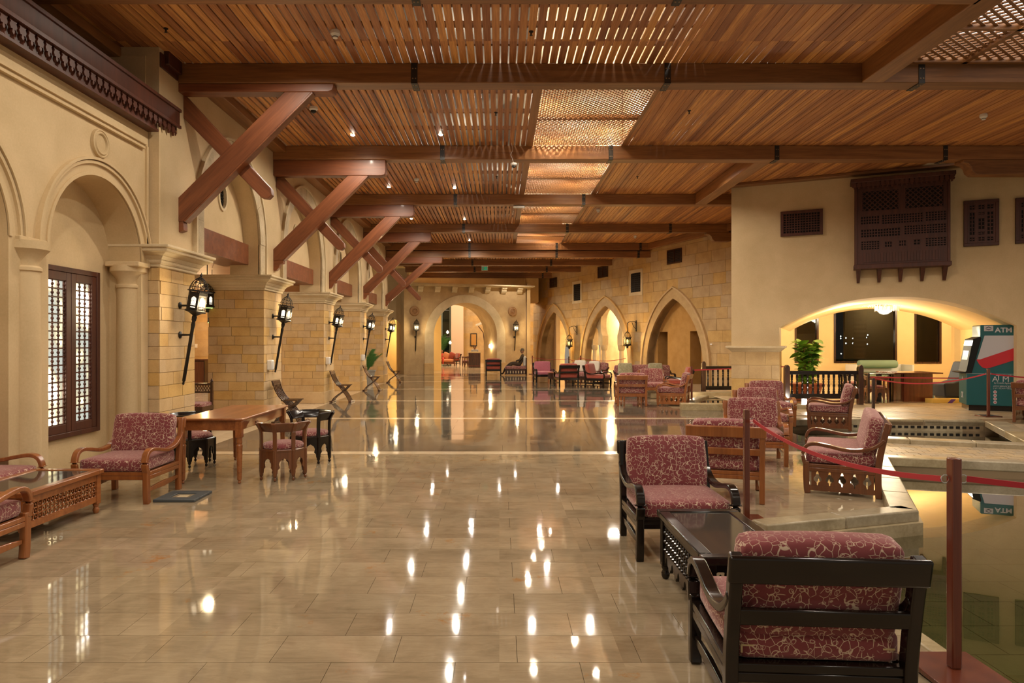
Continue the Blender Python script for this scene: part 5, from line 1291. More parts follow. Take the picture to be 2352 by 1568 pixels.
# ---- rope posts and ropes
POST = {}
def post(key, x, y, h, label, z0=0.0, sz=.048, mat='mahog'):
    r = empty('rope_post', (x, y, z0), 0, label, 'post', 'square wooden rope posts'); m = MB(); m.box(-sz / 2, sz / 2, -sz / 2, sz / 2, .025, h); m.build('shaft', M[mat], r, bevel=.006)
    m = MB(); m.box(-.17, .17, -.17, .17, 0, .025); m.build('base_plate', M[mat], r, bevel=.004)
    for s in (-1, 1):
        m = MB(); m.sweep([(s * (sz / 2 + .02) + .02 * math.cos(a * PI / 5), 0, h - .10 + .02 * math.sin(a * PI / 5)) for a in range(10)], .004, .004, up=(0, 1, 0), closed=True); m.build('ring', M['steel'], r)
    POST[key] = (x, y, z0 + h - .10); return r
post('a', 2.185, 3.28, 1.03, 'square mahogany rope post standing in the right foreground', z0=.013)
post('b', 2.20, 6.08, 1.0, 'tall mahogany rope post in front of the red-brown armchairs')
post('c', 7.45, 13.6, .82, 'dark rope post standing behind the two-seat settee', .06, mat='dark')
post('d', 9.3, 17.2, .75, 'dark rope post beside the newel of the dark balustrade', .06, mat='dark')
post('e', 10.1, 14.1, .98, 'reddish rope post in front of the cash machine', .06)
post('f', 5.04, 17.9, .96, 'reddish rope post beside the far lounge chairs', .0)
post('g', 1.64, 34, .92, 'thin rope post at the left of the far arches')
post('h', 2.87, 28.2, 1.0, 'dark rope post in front of the first pointed arch', mat='dark')
post('i', 3.56, 30, 1.0, 'rope post between the two far pointed arches')
def rope(p, q_, sag, label, w_=.028, mat='rope'):
    p, q_ = Vector(p), Vector(q_); pts = [p.lerp(q_, t / 16) - Vector((0, 0, sag * 4 * (t / 16) * (1 - t / 16))) for t in range(17)]
    m = MB(); m.sweep(pts, .006, w_); return tag(m.build('barrier_ribbon', M[mat], None, smooth=True), label, 'rope', 'red barrier ribbons')
rope(Vector(POST['b']) + Vector((.06, 0, .0)), Vector(POST['a']) + Vector((-.06, 0, 0)), .10, 'red ribbon sagging from the tall rope post to the foreground post') 
rope(Vector(POST['a']) + Vector((.06, 0, 0)), (4.8, 2.9, .86), .05, 'red ribbon running right from the foreground post out of the photo')
rope(Vector(POST['d']) + Vector((.05, 0, 0)), Vector(POST['e']) + Vector((-.05, 0, 0)), .18, 'lower red ribbon between the dark and the reddish posts before the cash machine')
rope(Vector(POST['e']) + Vector((.05, 0, 0)), (13.5, 13.2, .95), .12, 'red ribbon right of the post before the cash machine')
rope((7.3, 17.25, .98), (5.1, 17.9, .86), .0, 'taut red ribbon across the face of the cream pier')
rope(Vector(POST['d']) + Vector((.05, 0, -.0)), (12.8, 15.0, .82), .02, 'upper taut red ribbon crossing in front of the cash machine')
rope(POST['g'], POST['h'], .05, 'faint red cord before the first pointed arch', .02); rope(POST['h'], POST['i'], .1, 'faint red cord between the two far rope posts', .02); rope(POST['i'], (5.0, 27, .95), .12, 'faint red cord before the middle pointed arch', .02)
# ---- balustrades
def balustrade(x0, x1, y, z0, n, label, h=.88, base=.22):
    r = empty('balustrade', ((x0 + x1) / 2, y, z0), 0, label, 'railing', 'dark turned balustrades'); L = x1 - x0
    for s in (-1, 1):
        m = MB(); m.prism([(-.06, 0), (-.06, h + .06), (-.03, h + .12), (.01, h + .14), (.05, h + .10), (.06, h + .06), (.06, 0)], -.06, .06, T(s * L / 2, 0, 0)); m.build('newel', M['dark'], r, bevel=.006)
    m = MB(); m.box(-L / 2 + .06, L / 2 - .06, -.03, .03, h - .10, h - .01); m.build('top_rail', M['black'], r, bevel=.005)
    m = MB(); m.box(-L / 2 + .06, L / 2 - .06, -.03, .03, base - .07, base + .05); m.build('bottom_rail', M['black'], r, bevel=.005)
    b0, b1 = base + .05, h - .10; hh = b1 - b0; proto = None
    for k in range(n):
        x = -L / 2 + .06 + (L - .12) * (k + .5) / n
        if proto is None:
            m = MB(); m.lathe([(.030, 0), (.030, hh * .16), (.020, hh * .18), (.030, hh * .24), (.018, hh * .28), (.032, hh * .42), (.018, hh * .55), (.030, hh * .62), (.018, hh * .68), (.030, hh * .78), (.020, hh * .82), (.030, hh * .84), (.030, hh)], 8); proto = m.build('baluster', M['black'], r, smooth=True); proto.location = (x, 0, b0)
        else: o = proto.copy(); COL.objects.link(o); o.parent = r; o.location = (x, 0, b0)
    return r
balustrade(7.05, 8.85, 16.75, .06, 13, 'dark turned balustrade in front of the potted plant under the wide arch', .84)
balustrade(6.16, 8.1, 20.6, 0, 12, 'dark turned balustrade left of the cream pier')
balustrade(7.55, 9.6, 24.6, 0, 12, 'farther dark balustrade partly hidden by the cream pier')
# floor lanterns
for p, lb, h in ((G(1604, 872), 'glowing floor lantern at the end of the balustrade left of the pier', .42), (Vector((7.28, 16.3, .06)), 'brilliant white square light at the foot of the dark balustrade', .20)):
    r = empty('floor_lantern', p, 0, lb, 'lantern'); s_ = h / .58
    if h > .3: lantern_parts(r, T(0, 0, .08), 1.15)
    else:
        m = MB(); m.box(-.05, .05, -.02, .02, .02, .18); m.build('glowing_face', emit('flood_face', (1, .95, .85), 40), r); m = MB(); m.box(-.06, .06, .021, .05, 0, .19); m.build('housing', M['iron'], r)
light('POINT', (7.25, 16.0, .2), 25, (1, .93, .8), .05, name='floor_flood'); light('POINT', (5.4, 19.2, .4), 12, (1, .85, .6), .05, name='floor_lantern_lamp')

# ---- oriel on the cream wall
CO = CW.shift(-.30)
orl = empty('oriel_window', (0, 0, 0), label='large dark carved wooden oriel with lattice panels on the cream wall', cat='oriel'); orl.matrix_local = CO.M
def q2(px, py): return CO.px(1940 + px / 5.225, 380 + py / 5.225)
a, zT = q2(140, 195); b = q2(1250, 100)[0]; zBm = q2(140, 1245)[1]; Wd = b - a; Hh = zT - zBm
def uz(fx, fz): return a + Wd * fx, zBm + Hh * fz
FX = lambda px: (CO.px(1940 + px / 5.225, 500)[0] - a) / Wd
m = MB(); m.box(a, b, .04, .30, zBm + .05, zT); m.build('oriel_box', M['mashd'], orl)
m = MB(); m.box(a - .12, b + .12, -.14, .30, zT - .05, zT + .04); m.build('oriel_cornice', M['mash'], orl, bevel=.01)
m = MB(); m.box(a - .05, b + .05, -.06, .30, zBm, zBm + .10); m.build('oriel_sill', M['mash'], orl, bevel=.01)
pd = None; n = 21
for k in range(n):
    u = a - .09 + (Wd + .18) * (k + .5) / n
    if pd is None: m = MB(); m.prism(tre, -.012, .012, S(1.15, 1, 1)); pd = m.build('pendant', M['mash'], orl); pd.location = (u, -.12, zT - .04)
    else: o = pd.copy(); COL.objects.link(o); o.parent = orl; o.location = (u, -.12, zT - .04)
for s in (0, 1):
    m = MB(); m.box((a - .03) if s == 0 else b - .02, (a + .02) if s == 0 else b + .03, -.02, .30, zBm + .08, zT); m.build('stile', M['mash'], orl, bevel=.006)
# panel fields measured as fractions of the front
ZF = lambda px, py: (q2(px, py)[1] - zBm) / Hh
fields = []
def fld(x0, x1, ptop, pbot, kind): fields.append((FX(x0), FX(x1), ZF((x0 + x1) / 2, pbot), ZF((x0 + x1) / 2, ptop), kind))
fld(215, 645, 300, 535, 'd'); fld(730, 1185, 252, 500, 'd')
for x0, x1, t_, b_ in ((193, 418, 605, 705), (447, 940, 575, 690), (970, 1220, 545, 660), (195, 668, 755, 855), (715, 1220, 705, 815), (197, 418, 905, 1010), (482, 570, 910, 980), (652, 738, 895, 965), (828, 908, 885, 950), (970, 1220, 860, 965)): fld(x0, x1, t_, b_, 'g')
front_holes = []
for fx0, fx1, fz0, fz1, kd in fields:
    u0, z0 = uz(fx0, fz0); u1, z1 = uz(fx1, fz1); front_holes.append([(u0, z0), (u1, z0), (u1, z1), (u0, z1)])
    m = MB(); pit = .075 if kd == 'd' else .055; wd_ = .022
    if kd == 'g':
        nx = max(2, round((u1 - u0) / pit)); nz = max(2, round((z1 - z0) / pit))
        for i in range(nx + 1): x = u0 + (u1 - u0) * i / nx; m.box(x - .010, x + .010, .012, .03, z0, z1)
        for i in range(nz + 1): z = z0 + (z1 - z0) * i / nz; m.box(u0, u1, .010, .028, z - .010, z + .010)
    else:
        rect = [(u0, z0), (u1, z0), (u1, z1), (u0, z1)]
        for sg in (1, -1):
            d = Vector((1, sg)).normalized(); nn = Vector((-d.y, d.x)); k = -60
            while k < 60:
                c = Vector(((u0 + u1) / 2, (z0 + z1) / 2)) + nn * (k * pit); q4 = [c - d * 5, c + d * 5, c + d * 5 + nn * wd_, c - d * 5 + nn * wd_]; q4 = [(v.x, v.y) for v in q4]
                for e in range(4): q4 = clip_half(q4, rect[e], rect[(e + 1) % 4], True) if len(q4) > 2 else []
                if len(q4) > 2: m.prism(q4, .010 if sg > 0 else .02, .02 if sg > 0 else .03)
                k += 1
    m.build('lattice_panel', M['mash'], orl)
bz0 = uz(0, ZF(200, 1165))[1]; bz1 = uz(0, ZF(200, 1055))[1]
o = panel('front_frame', [(a - .01, zBm + .08), (b + .01, zBm + .08), (b + .01, zT - .04), (a - .01, zT - .04)], front_holes, .03, None, M['mash'], orl, y0=.0)
n = 26
for k in range(n):
    m = MB(); x0 = a + .14 + (Wd - .28) * k / n; m.box(x0 + .004, x0 + (Wd - .28) / n - .004, -.012, -.001, bz0, bz1); m.build('board', M['mash'], orl)
for k in range(5):
    u = a + .05 + (Wd - .10) * k / 4; m = MB(); m.prism([(0, 0), (0, -.30), (-.05, -.30), (-.06, -.18), (-.26, -.03), (-.26, 0)], -.05, .05, T(u, .30, zBm) @ R(-PI / 2)); m.v = [(x, y, z) for x, y, z in m.v]
    m = MB(); m.add([(u - .045, .30, zBm), (u + .045, .30, zBm), (u + .045, .02, zBm), (u - .045, .02, zBm), (u - .03, .30, zBm - .30), (u + .03, .30, zBm - .30), (u + .03, .24, zBm - .30), (u - .03, .24, zBm - .30)], [(0, 1, 2, 3), (4, 5, 6, 7), (0, 1, 5, 4), (1, 2, 6, 5), (2, 3, 7, 6), (3, 0, 4, 7)]); m.build('bracket', M['mash'], orl)
# grille and shutters on the cream wall
def flatgrille(x0, x1, y0, y1, label, kind):
    A_, zA = CW.px(x0, y0); B_, _ = CW.px(x1, y0); zB_ = CW.px(x0, y1)[1]
    r = empty('wall_grille', (0, 0, 0), label=label, cat='grille', group='dark wooden grilles on the cream wall'); r.matrix_local = CW.M
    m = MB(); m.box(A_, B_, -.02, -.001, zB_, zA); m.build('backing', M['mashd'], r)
    f = .07
    m = MB(); m.box(A_, B_, -.06, -.02, zA - f, zA); m.box(A_, B_, -.06, -.02, zB_, zB_ + f); m.box(A_, A_ + f, -.06, -.02, zB_ + f, zA - f); m.box(B_ - f, B_, -.06, -.02, zB_ + f, zA - f); m.build('grille_frame', M['mash'], r, bevel=.005)
    if kind == 'g':
        m = MB(); nx, nz = round((B_ - A_ - 2 * f) / .062), round((zA - zB_ - 2 * f) / .062)
        for i in range(1, nx): x = A_ + f + (B_ - A_ - 2 * f) * i / nx; m.box(x - .009, x + .009, -.045, -.022, zB_ + f, zA - f)
        for i in range(1, nz): z = zB_ + f + (zA - zB_ - 2 * f) * i / nz; m.box(A_ + f, B_ - f, -.047, -.024, z - .009, z + .009)
        m.build('turned_lattice', M['mash'], r)
    else:
        W2, H2 = B_ - A_ - 2 * f, zA - zB_ - 2 * f; hl = []
        for (c0, c1, rws) in ((.06, .27, ((.04, .15), (.2, .78), (.84, .96))), (.38, .62, ((.04, .15), (.2, .28), (.34, .62), (.70, .78), (.84, .96))), (.70, .94, ((.04, .15), (.2, .78), (.84, .96)))):
            for r0, r1 in rws:
                x0_, x1_, z0_, z1_ = A_ + f + W2 * c0, A_ + f + W2 * c1, zB_ + f + H2 * r0, zB_ + f + H2 * r1; hl.append([(x0_, z0_), (x1_, z0_), (x1_, z1_), (x0_, z1_)])
                m = MB(); nx = 2; nz = max(2, round((z1_ - z0_) / .09))
                for i in range(nx + 1): x = x0_ + (x1_ - x0_) * i / nx; m.box(x - .01, x + .01, -.045, -.03, z0_, z1_)
                for i in range(nz + 1): z = z0_ + (z1_ - z0_) * i / nz; m.box(x0_, x1_, -.045, -.03, z - .01, z + .01)
                m.build('lattice_insert', M['mash'], r)
        panel('panelled_face', [(A_ + f, zB_ + f), (B_ - f, zB_ + f), (B_ - f, zA - f), (A_ + f, zA - f)], hl, .025, None, M['mash'], r, y0=-.05)
flatgrille(1793, 1890, 487, 544, 'wide dark lattice grille left of the oriel', 'g')
flatgrille(2213, 2294, 462.5, 567, 'dark panelled wooden shutter just right of the oriel', 's')
flatgrille(2331, 2412, 456, 560, 'dark panelled wooden shutter cut by the right photo edge', 's')
# corbels under beam ends
def corbel(x, y, L, label, z=ZB, d=.28, s=1):
    r = empty('beam_corbel', (x, y, z), 0, label, 'corbel', 'carved timber corbels under the beam ends')
    m = MB(); m.prism([(0, 0), (L, 0), (L, -.30), (.28, -.30), (.20, -.24), (.17, -.15), (.10, -.08), (0, -.06)], 0, d); m.build('corbel_block', M['beam'], r, bevel=.012); return r
corbel(9.35, 13.76, 2.6, 'large carved corbel under the second beam at the upper right')
corbel(6.95, 22.9, 1.2, 'carved corbel under the fourth beam beside the cream wall')
corbel(7.35, 18.3, 1.2, 'carved corbel under the third beam beside the cream wall')
# ================================================================ ATM ROOM
rA = -.42; r = empty('cash_machine', (10.52, 15.38, .06), rA, 'tall teal cash machine kiosk with red and grey stripe at the right edge', 'cash machine')
SX = 1.04
m = MB(); m.prism([(.0, .12), (.0, .84), (.10, .86), (.26, 1.62), (.26, 1.90), (.28, 1.92), (SX, 1.92), (SX, .12)], 0, .80); m.build('body', M['teal'], r, bevel=.012)
m = MB(); m.box(.05, SX, .02, .78, 0, .12); m.build('plinth', M['black'], r)
m = MB(); m.prism([(.20, 1.14), (.34, 1.68), (SX - .005, 1.68), (SX - .005, 1.46), (.26, 1.15)], -.006, -.001); m.build('pale_panel', M['atmwhite'], r)
m = MB(); m.prism([(.185, 1.15), (.26, 1.15), (SX - .005, 1.47), (SX - .005, 1.20), (.44, .965), (.37, .95), (.30, .97), (.24, 1.04)], -.010, -.0061); m.build('red_stripe', M['red'], r)
m = MB(); m.box(.0, SX, -.005, -.001, .828, .834); m.build('seam', M['atmwhite'], r)
m = MB(); m.prism([(-.16, .855), (-.02, .865), (.0, .90), (.12, 1.60), (.26, 1.66), (.28, 1.62), (.10, .84), (-.10, .83)], -.02, .82); m.build('console', plain('console_plastic', (.015, .015, .015), .6, spec=.15), r, bevel=.006)
m = MB(); m.prism([(.035, 1.13), (.045, 1.13), (.080, 1.34), (.070, 1.34)], .12, .70); m.build('screen', emit('cash_machine_screen', (.25, .3, .32), .6), r)
m = MB(); m.prism([(.090, 1.46), (.100, 1.46), (.122, 1.57), (.112, 1.57)], -.022, .78); m.build('lit_sign', emit('cash_machine_sign', (1, .85, .7), 6), r)
m = MB(); m.box(.33, .50, -.012, -.002, 1.78, 1.90); m.build('logo_plate', M['atmwhite'], r, bevel=.006)
m = MB(); m.prism([(.35, 1.845), (.415, 1.885), (.48, 1.845), (.45, 1.845), (.415, 1.865), (.38, 1.845)], -.016, -.013); m.prism([(.35, 1.832), (.38, 1.832), (.415, 1.818), (.45, 1.832), (.48, 1.832), (.415, 1.80)], -.016, -.013); m.build('roof_emblem', M['navy'], r)
text('ATM', .145, M['atmwhite'], r, T(.69, -.006, 1.755), scale_x=1.05, off=.004)
text('A', .17, M['atmwhite'], r, T(.535, -.006, .66)); text('T', .17, M['atmwhite'], r, T(.60, -.006, .69)); text('M', .17, M['atmwhite'], r, T(.73, -.006, .66))
text('bank!', .065, M['atmwhite'], r, T(.76, -.006, .775)); text('by Crédit Agricole', .046, M['atmwhite'], r, T(.69, -.006, .615))
text('ATM SERVICES', .05, M['atmwhite'], r, T(.50, -.006, .54), align='LEFT')
text('خدمات الصراف الآلي', .035, M['atmwhite'], r, T(.50, -.006, .505), align='LEFT')
for k in range(4):
    m = MB(); m.lathe([(0, .001), (.034, .001), (.034, .004), (0, .004)], 20, T(.535, -.001, .43 - k * .077) @ R(PI / 2, 'X')); m.build('service_icon', M['atmwhite'], r)
    m = MB(); m.box(.52, .55, -.008, -.0055, .43 - k * .077 - .010, .43 - k * .077 + .010); m.build('icon_mark', M['red'], r)
text('OK', .20, M['atmwhite'], r, T(-.006, .40, .26) @ R(-PI / 2), scale_x=.8)
m = MB(); m.prism([(.33, .66), (.40, .76), (.47, .66)], .001, .004, R(PI / 2) @ T(0, 0, 0)); m.build('arrow_emblem', M['atmwhite'], r)
# ---- desk
d = empty('desk', (11.7, 18.2, .06), 0, 'plain reddish brown wooden desk in the middle of the arched room', 'desk')
dx0 = (2066 - CX) * 17.6 / F
d.location = ((2096 - CX) * 17.8 / F, 17.9, .06)
m = MB(); m.box(-.60, .62, -.38, .55, .72, .75); m.build('desktop', M['mahog'], d, bevel=.004)
m = MB(); m.box(-.34, .40, -.30, -.27, 0, .72); m.build('front_panel', M['mahog'], d); m = MB(); m.box(.37, .40, -.27, .45, 0, .72); m.box(-.34, -.31, -.27, .45, 0, .72); m.build('side_panel', M['mahog'], d)
# ---- navy office chair, seen from the side
nc = empty('lounge_chair', ((2182 - CX) * 18.2 / F, 18.2, .10), 0, 'navy blue fabric-covered chair in profile between the desk and the cash machine', 'chair')
m = MB(); m.prism([(-.30, .42), (-.34, .38), (-.30, .05), (.18, .05), (.24, .40), (.36, .95), (.32, .99), (.26, .95), (.10, .48), (-.10, .42)], -.28, .28); m.build('shell', M['navy'], nc, bevel=.05, smooth=True, bseg=3)
m = MB(); m.box(-.26, .14, -.22, .22, 0, .055); m.build('chair_base', M['black'], nc)
yb = empty('crate', ((2180 - CX) * 17.2 / F, 17.3, .06), 0, 'low yellow box with a purple stripe under the navy chair', 'box')
m = MB(); m.box(-.42, .42, -.12, .2, 0, .10); m.build('box_body', emit('yellow_card', (.75, .5, .12), .25) if 0 else plain('yellow_card', (.8, .55, .12), .6), yb)
m = MB(); m.prism([(-.06, 0.0), (.06, 0.0), (.16, .10), (.04, .10)], -.125, -.121); m.build('purple_stripe', plain('purple_print', (.15, .05, .35), .6), yb)
bk = tag(None, None) if 0 else None
m = MB(); m.box(-.12, .12, -.1, .1, 0, .30, T((2142 - CX) * 18.6 / F, 18.8, .06)); tag(m.build('parcel', plain('pale_blue_card', (.3, .5, .6), .6), None), 'small pale blue box behind the right side of the desk', 'box')
# ---- round table with dark top
rt = empty('round_table', (9.95, 17.9, .06), 0, 'dark polygonal table in front of the tub chairs under the wide arch', 'table')
m = MB(); m.lathe([(.0, .70), (.42, .70), (.44, .715), (.42, .73), (0, .73)], 12); m.build('tabletop', M['black'], rt)
for k in range(6): a = k * PI / 3; m = MB(); m.box(-.02, .02, -.06, .06, 0, .70, R(a) @ T(.33, 0, 0)); m.build('leg', M['black'], rt)
# ---- green daybed with bolster
gb = empty('daybed', (13.3, 23.9, .06), 0, 'white daybed with sage green bolster under the big night window', 'daybed')
m = MB(); m.box(-1.0, 1.0, -.35, .35, .2, .32); m.build('daybed_base', M['white'], gb)
for s in (-1, 1): m = MB(); m.box(s * .98 - .03, s * .98 + .03, -.35, .35, 0, .75); m.build('end_panel', M['white'], gb)
cushion(1.9, .66, .16).build('mattress', M['green_cloth'], gb, smooth=True, ang=180, M=T(0, 0, .40))
m = MB(); m.box(-.95, .95, .30, .35, .3, .75); m.build('back_board', M['white'], gb)
m = MB(); m.lathe([(.02, -.70), (.13, -.66), (.14, -.6), (.14, .6), (.13, .66), (.02, .70)], 16, gb.matrix_basis @ T(0, -.02, .74) @ R(PI / 2, 'Y')) if 0 else m.box(0, 0, 0, 0, 0, 0)
m = MB(); m.lathe([(.02, -.70), (.13, -.66), (.14, -.6), (.14, .6), (.13, .66), (.02, .70)], 16, T(0, .12, .76) @ R(PI / 2, 'Y')); m.build('bolster', M['green_cloth'], gb, smooth=True)
# ---- potted plant
def leaf_mesh(L, W, mat, droop=.25):
    m = MB(); vs = []; n = 5
    for i in range(n + 1):
        t = i / n; w_ = W * math.sin(PI * min(1, t * .92 + .08)) ** .7 * (1 - t * .25) / 2 if i < n else .001
        x = t * L; z = -droop * L * t * t
        vs += [(x, -w_, z + .12 * w_), (x, 0, z - .0), (x, w_, z + .12 * w_)]
    fs = []
    for i in range(n):
        a = i * 3; fs += [(a, a + 1, a + 4, a + 3), (a + 1, a + 2, a + 5, a + 4)]
    m.add(vs, fs); return m
def potted(label, loc, h, rad, nleaf, leafm, L, W, pot, stems=5, seed=5, z0=.45):
    rd = random.Random(seed); r = empty('potted_plant', loc, 0, label, 'plant')
    m = MB(); m.lathe([(rad * .62, 0), (rad * .7, .02), (rad * .95, z0 * .85), (rad * 1.08, z0 * .86), (rad * 1.1, z0), (rad, z0), (rad * .9, z0 * .9), (0, z0 * .88)], 24); m.build('pot', pot, r, smooth=True)
    proto = None
    ms = MB(); pts = []
    for s in range(stems):
        a = rd.random() * 6.28; top = Vector((rad * .5 * math.cos(a), rad * .5 * math.sin(a), h - rd.random() * .3)); ms.sweep([(rad * .2 * math.cos(a), rad * .2 * math.sin(a), z0 * .85), (top.x * .6, top.y * .6, (z0 + top.z) / 2), tuple(top)], .018, .018, up=(0, 1, 0))
        for k in range(nleaf // stems):
            t = k / (nleaf / stems); z = z0 + .05 + (top.z - z0) * t; pts.append((top.x * t, top.y * t, z))
    ms.build('stem', M['browny'], r)
    for p in pts:
        if proto is None: proto = leaf_mesh(L, W, None).build('leaf', leafm, r, smooth=True, ang=180); o = proto
        else: o = proto.copy(); COL.objects.link(o); o.parent = r
        o.location = p; o.rotation_euler = (rd.uniform(-.5, .5), rd.uniform(-.7, .3), rd.random() * 6.28); s_ = rd.uniform(.7, 1.25); o.scale = (s_,) * 3
    return r
potted('leafy green plant in a large terracotta pot behind the dark balustrade', ((1853 - CX) * 18.0 / F, 18.0, .06), 1.62, .40, 260, M['leaf'], .26, .20, M['terracotta'], 8)
# palm: feather fronds
def palm(label, loc, h, n=16, seed=2, potm=None):
    rd = random.Random(seed); r = empty('potted_palm', loc, 0, label, 'plant')
    m = MB(); m.lathe([(.19, 0), (.2, .02), (.29, .50), (.32, .52), (.32, .56), (.27, .56), (.25, .5), (0, .49)], 20); m.build('pot', potm, r, smooth=True)
    for k in range(n):
        a = rd.random() * 6.28; ln = h * rd.uniform(.55, .8); m = MB(); el = rd.uniform(.9, 1.45)
        pts = [Vector((math.cos(a) * math.cos(el) * ln * t, math.sin(a) * math.cos(el) * ln * t, .5 + math.sin(el) * ln * t - .25 * ln * t * t)) for t in [i / 8 for i in range(9)]]
        m.sweep(pts, .012, .012, up=(0, 1, .01)); side = Vector((-math.sin(a), math.cos(a), 0))
        for i in range(3, 9):
            for s in (-1, 1):
                for off in (0, .5):
                    p = pts[i - 1].lerp(pts[i], off) ; q_ = p + side * s * .12 * h + (pts[i] - pts[i - 1]).normalized() * .07 * h - Vector((0, 0, .035 * h)); w_ = Vector((0, 0, .005 * h)) + (pts[i] - pts[i - 1]).normalized() * .005 * h
                    m.add([tuple(p - w_), tuple(p + w_), tuple(q_)], [(0, 1, 2)])
        m.build('frond', M['palm'], r)
    return r
palm('feathery palm in a grey pot between the fourth and fifth pillars', (-4.88, 25.2, 0), 1.55, 20, 4, M['potgrey'])
# chandelier
def chandelier(loc, label):
    r = empty('chandelier', loc, 0, label, 'chandelier'); rd = random.Random(9)
    m = MB(); m.lathe([(.62, .0), (.64, .03), (.60, .03)], 24); m.lathe([(.30, -.16), (.32, -.13), (.28, -.13)], 20); m.sweep([(0, 0, 0), (0, 0, .9)], .03, .03, up=(0, 1, 0)); m.box(-.6, .6, -.01, .01, 0, .02); m.box(-.01, .01, -.6, .6, 0, .02); m.build('ring_frame', M['bolt'], r)
    cm = emit('chandelier_crystal', (1.0, .78, .55), 1.3); cd = plain('clear_crystal', (.8, .7, .65), .1)
    proto = []
    for mat_ in (cm, cd):
        mm = MB(); mm.lathe([(.0, 0), (.014, -.02), (.011, -.12), (0, -.15)], 5); proto.append(mm.build('crystal', mat_, r)); 
    for ring, (rr_, z, n) in enumerate(((.62, -.0, 56), (.50, -.02, 44), (.30, -.14, 30), (.18, -.15, 16))):
        for k in range(n):
            a = 2 * PI * k / n; p = proto[0 if rd.random() < .6 else 1]; o = p.copy(); COL.objects.link(o); o.parent = r; o.location = (rr_ * math.cos(a), rr_ * math.sin(a), z - rd.random() * .04)
    proto[0].location = (.62, 0, 0); proto[1].location = (-.62, 0, -.02)
    return r
chandelier((CH.x, CH.y, CH.z + .06), 'crystal chandelier glittering under the top of the wide arch')
# palm trunk outside the window
pt = empty('palm_trunk', (P(1975, 784, 27.5).x, 27.5, 0), 0, 'rough palm trunk outside the big night window', 'tree')
m = MB(); rd = random.Random(1)
pr = [(.22 + (.03 if k % 2 else 0), k * .09) for k in range(50)]; m.lathe(pr, 14); m.build('trunk', plain('palm_bark', (.10, .05, .02), .9), pt)
light('POINT', (14.2, 26.3, .8), 70, (1, .6, .3), .1, name='trunk_fill')  # added light without a fixture, makes the trunk outside visible
gl_ = emit('garden_light_glow', (.9, .95, 1), 30)
for k, (px, py) in enumerate(((1931, 772), (1931, 777), (1943, 776), (1943, 788), (1959, 777), (1959, 788), (1990, 775), (1992, 790), (1970, 809), (1932, 812), (1975, 811), (1993, 769))):
    p = P(px, py, 30.2); m = MB(); m.lathe([(0, -.04), (.035, 0), (0, .04)], 8, T(*p)); tag(m.build('garden_light', gl_, None), 'tiny white light in the dark garden behind the big window', 'lamp', 'garden lights beyond the window')
# slit lights on right side of vault
for k, (x0, x1, y0, y1) in enumerate(((2299, 2311, 727, 746), (2320, 2331, 731, 746), (2339, 2352, 738, 750), (2217, 2226, 757, 800))):
    a = P(x0, y0, 21.5 + (0)); b = P(x1, y1, 21.5); m = MB(); m.box(a.x, b.x, 21.5, 21.54, b.z, a.z); 
    tag(m.build('window_slit', emit('lit_slit', (1, .85, .6), 1.3), None), ['first', 'second', 'third'][k] + ' small bright window opening above the cash machine' if k < 3 else 'tall bright slit window between desk and cash machine', 'window', 'bright window slits')
m = MB(); m.box(P(2190, 700, 21.6).x, 18.4, 21.56, 21.7, 0, 4.2); m.build('vault_end_wall', M['yellow'], rb)
# ================================================================ FAR ROOM beyond the round arch
fw = empty('wall_far', (0, 0, 0), kind='structure')
m = MB(); m.box(P(1062, 700, 52).x, 3.0, 52, 52.2, 0, 8); m.build('far_wall', M['joint'], fw)
FWf = Frame((P(1062, 700, 52).x, 52), (1, 0)); blocks(fw, FWf, 0, 5.5, 0, 7, .95, .45, M['sandw'], seed=31, limit=120)
m = MB(); m.box(P(1036, 700, 50).x, P(1064, 700, 50).x, 50, 50.8, 0, 8); m.build('far_pilaster', plain('pale_pink_plaster', (.62, .46, .33), .8), fw)
m = MB(); m.box(-9, 3, 36, 56, 7.5, 7.6); m.box(3, 3.2, 36, 52, 0, 8); m.build('far_room_shell', M['plaster'], fw)
gw = empty('glass_wall', (0, 54, 0), 0, 'tall dark glazed wall with steel posts seen through the round arch', 'window')
gx0, gx1 = P(985, 700, 54).x, P(1036, 700, 54).x
m = MB(); m.box(gx0 - 2, gx1 + .5, 0, .02, 0, 7.5); m.build('glass', plain('dark_green_glass', (.01, .02, .014), .05), gw)
m = MB()
for px in (996, 1009, 1015, 1034): xx = P(px, 700, 54).x; m.box(xx - .06, xx + .06, -.1, -.005, 0, 7.5)
m.build('post', plain('grey_green_steel', (.22, .27, .22), .4), gw)
m = MB()
for z_ in (2.0, 4.1, 4.5): m.box(gx0 - 2, gx1 + .5, -.08, -.005, z_ - .03, z_ + .03)
m.build('rail', plain('grey_steel', (.3, .33, .33), .4), gw)
palm('green palm in front of the dark glazed wall beyond the round arch', (P(1003, 800, 50).x, 50.5, 0), 3.4, 16, 8, M['potgrey'])
light('POINT', (-3, 45, 6), 900, (1, .82, .6), .4, name='far_room_lamp'); light('POINT', (.8, 47, 5), 500, (1, .82, .6), .4, name='far_room_lamp'); light('POINT', (-.3, 40, 4.2), 260, (1, .78, .5), .3, name='far_room_lamp')
pc_ = P(1088, 780, 51.9); r = empty('picture', pc_, 0, 'dark framed amber picture on the far stone wall', 'picture')
m = MB(); m.box(-.26, .26, -.04, 0, -.48, .48); m.build('picture_frame', M['black'], r); m = MB(); m.box(-.2, .2, -.05, -.041, -.42, .42); m.build('image_panel', plain('amber_picture', (.45, .22, .04), .5), r); r.scale = (.95, 1, 1)
ct = empty('counter', (P(1089, 800, 42.7).x, 42.7, 0), 0, 'panelled dark wooden counter with pale top beyond the round arch', 'counter')
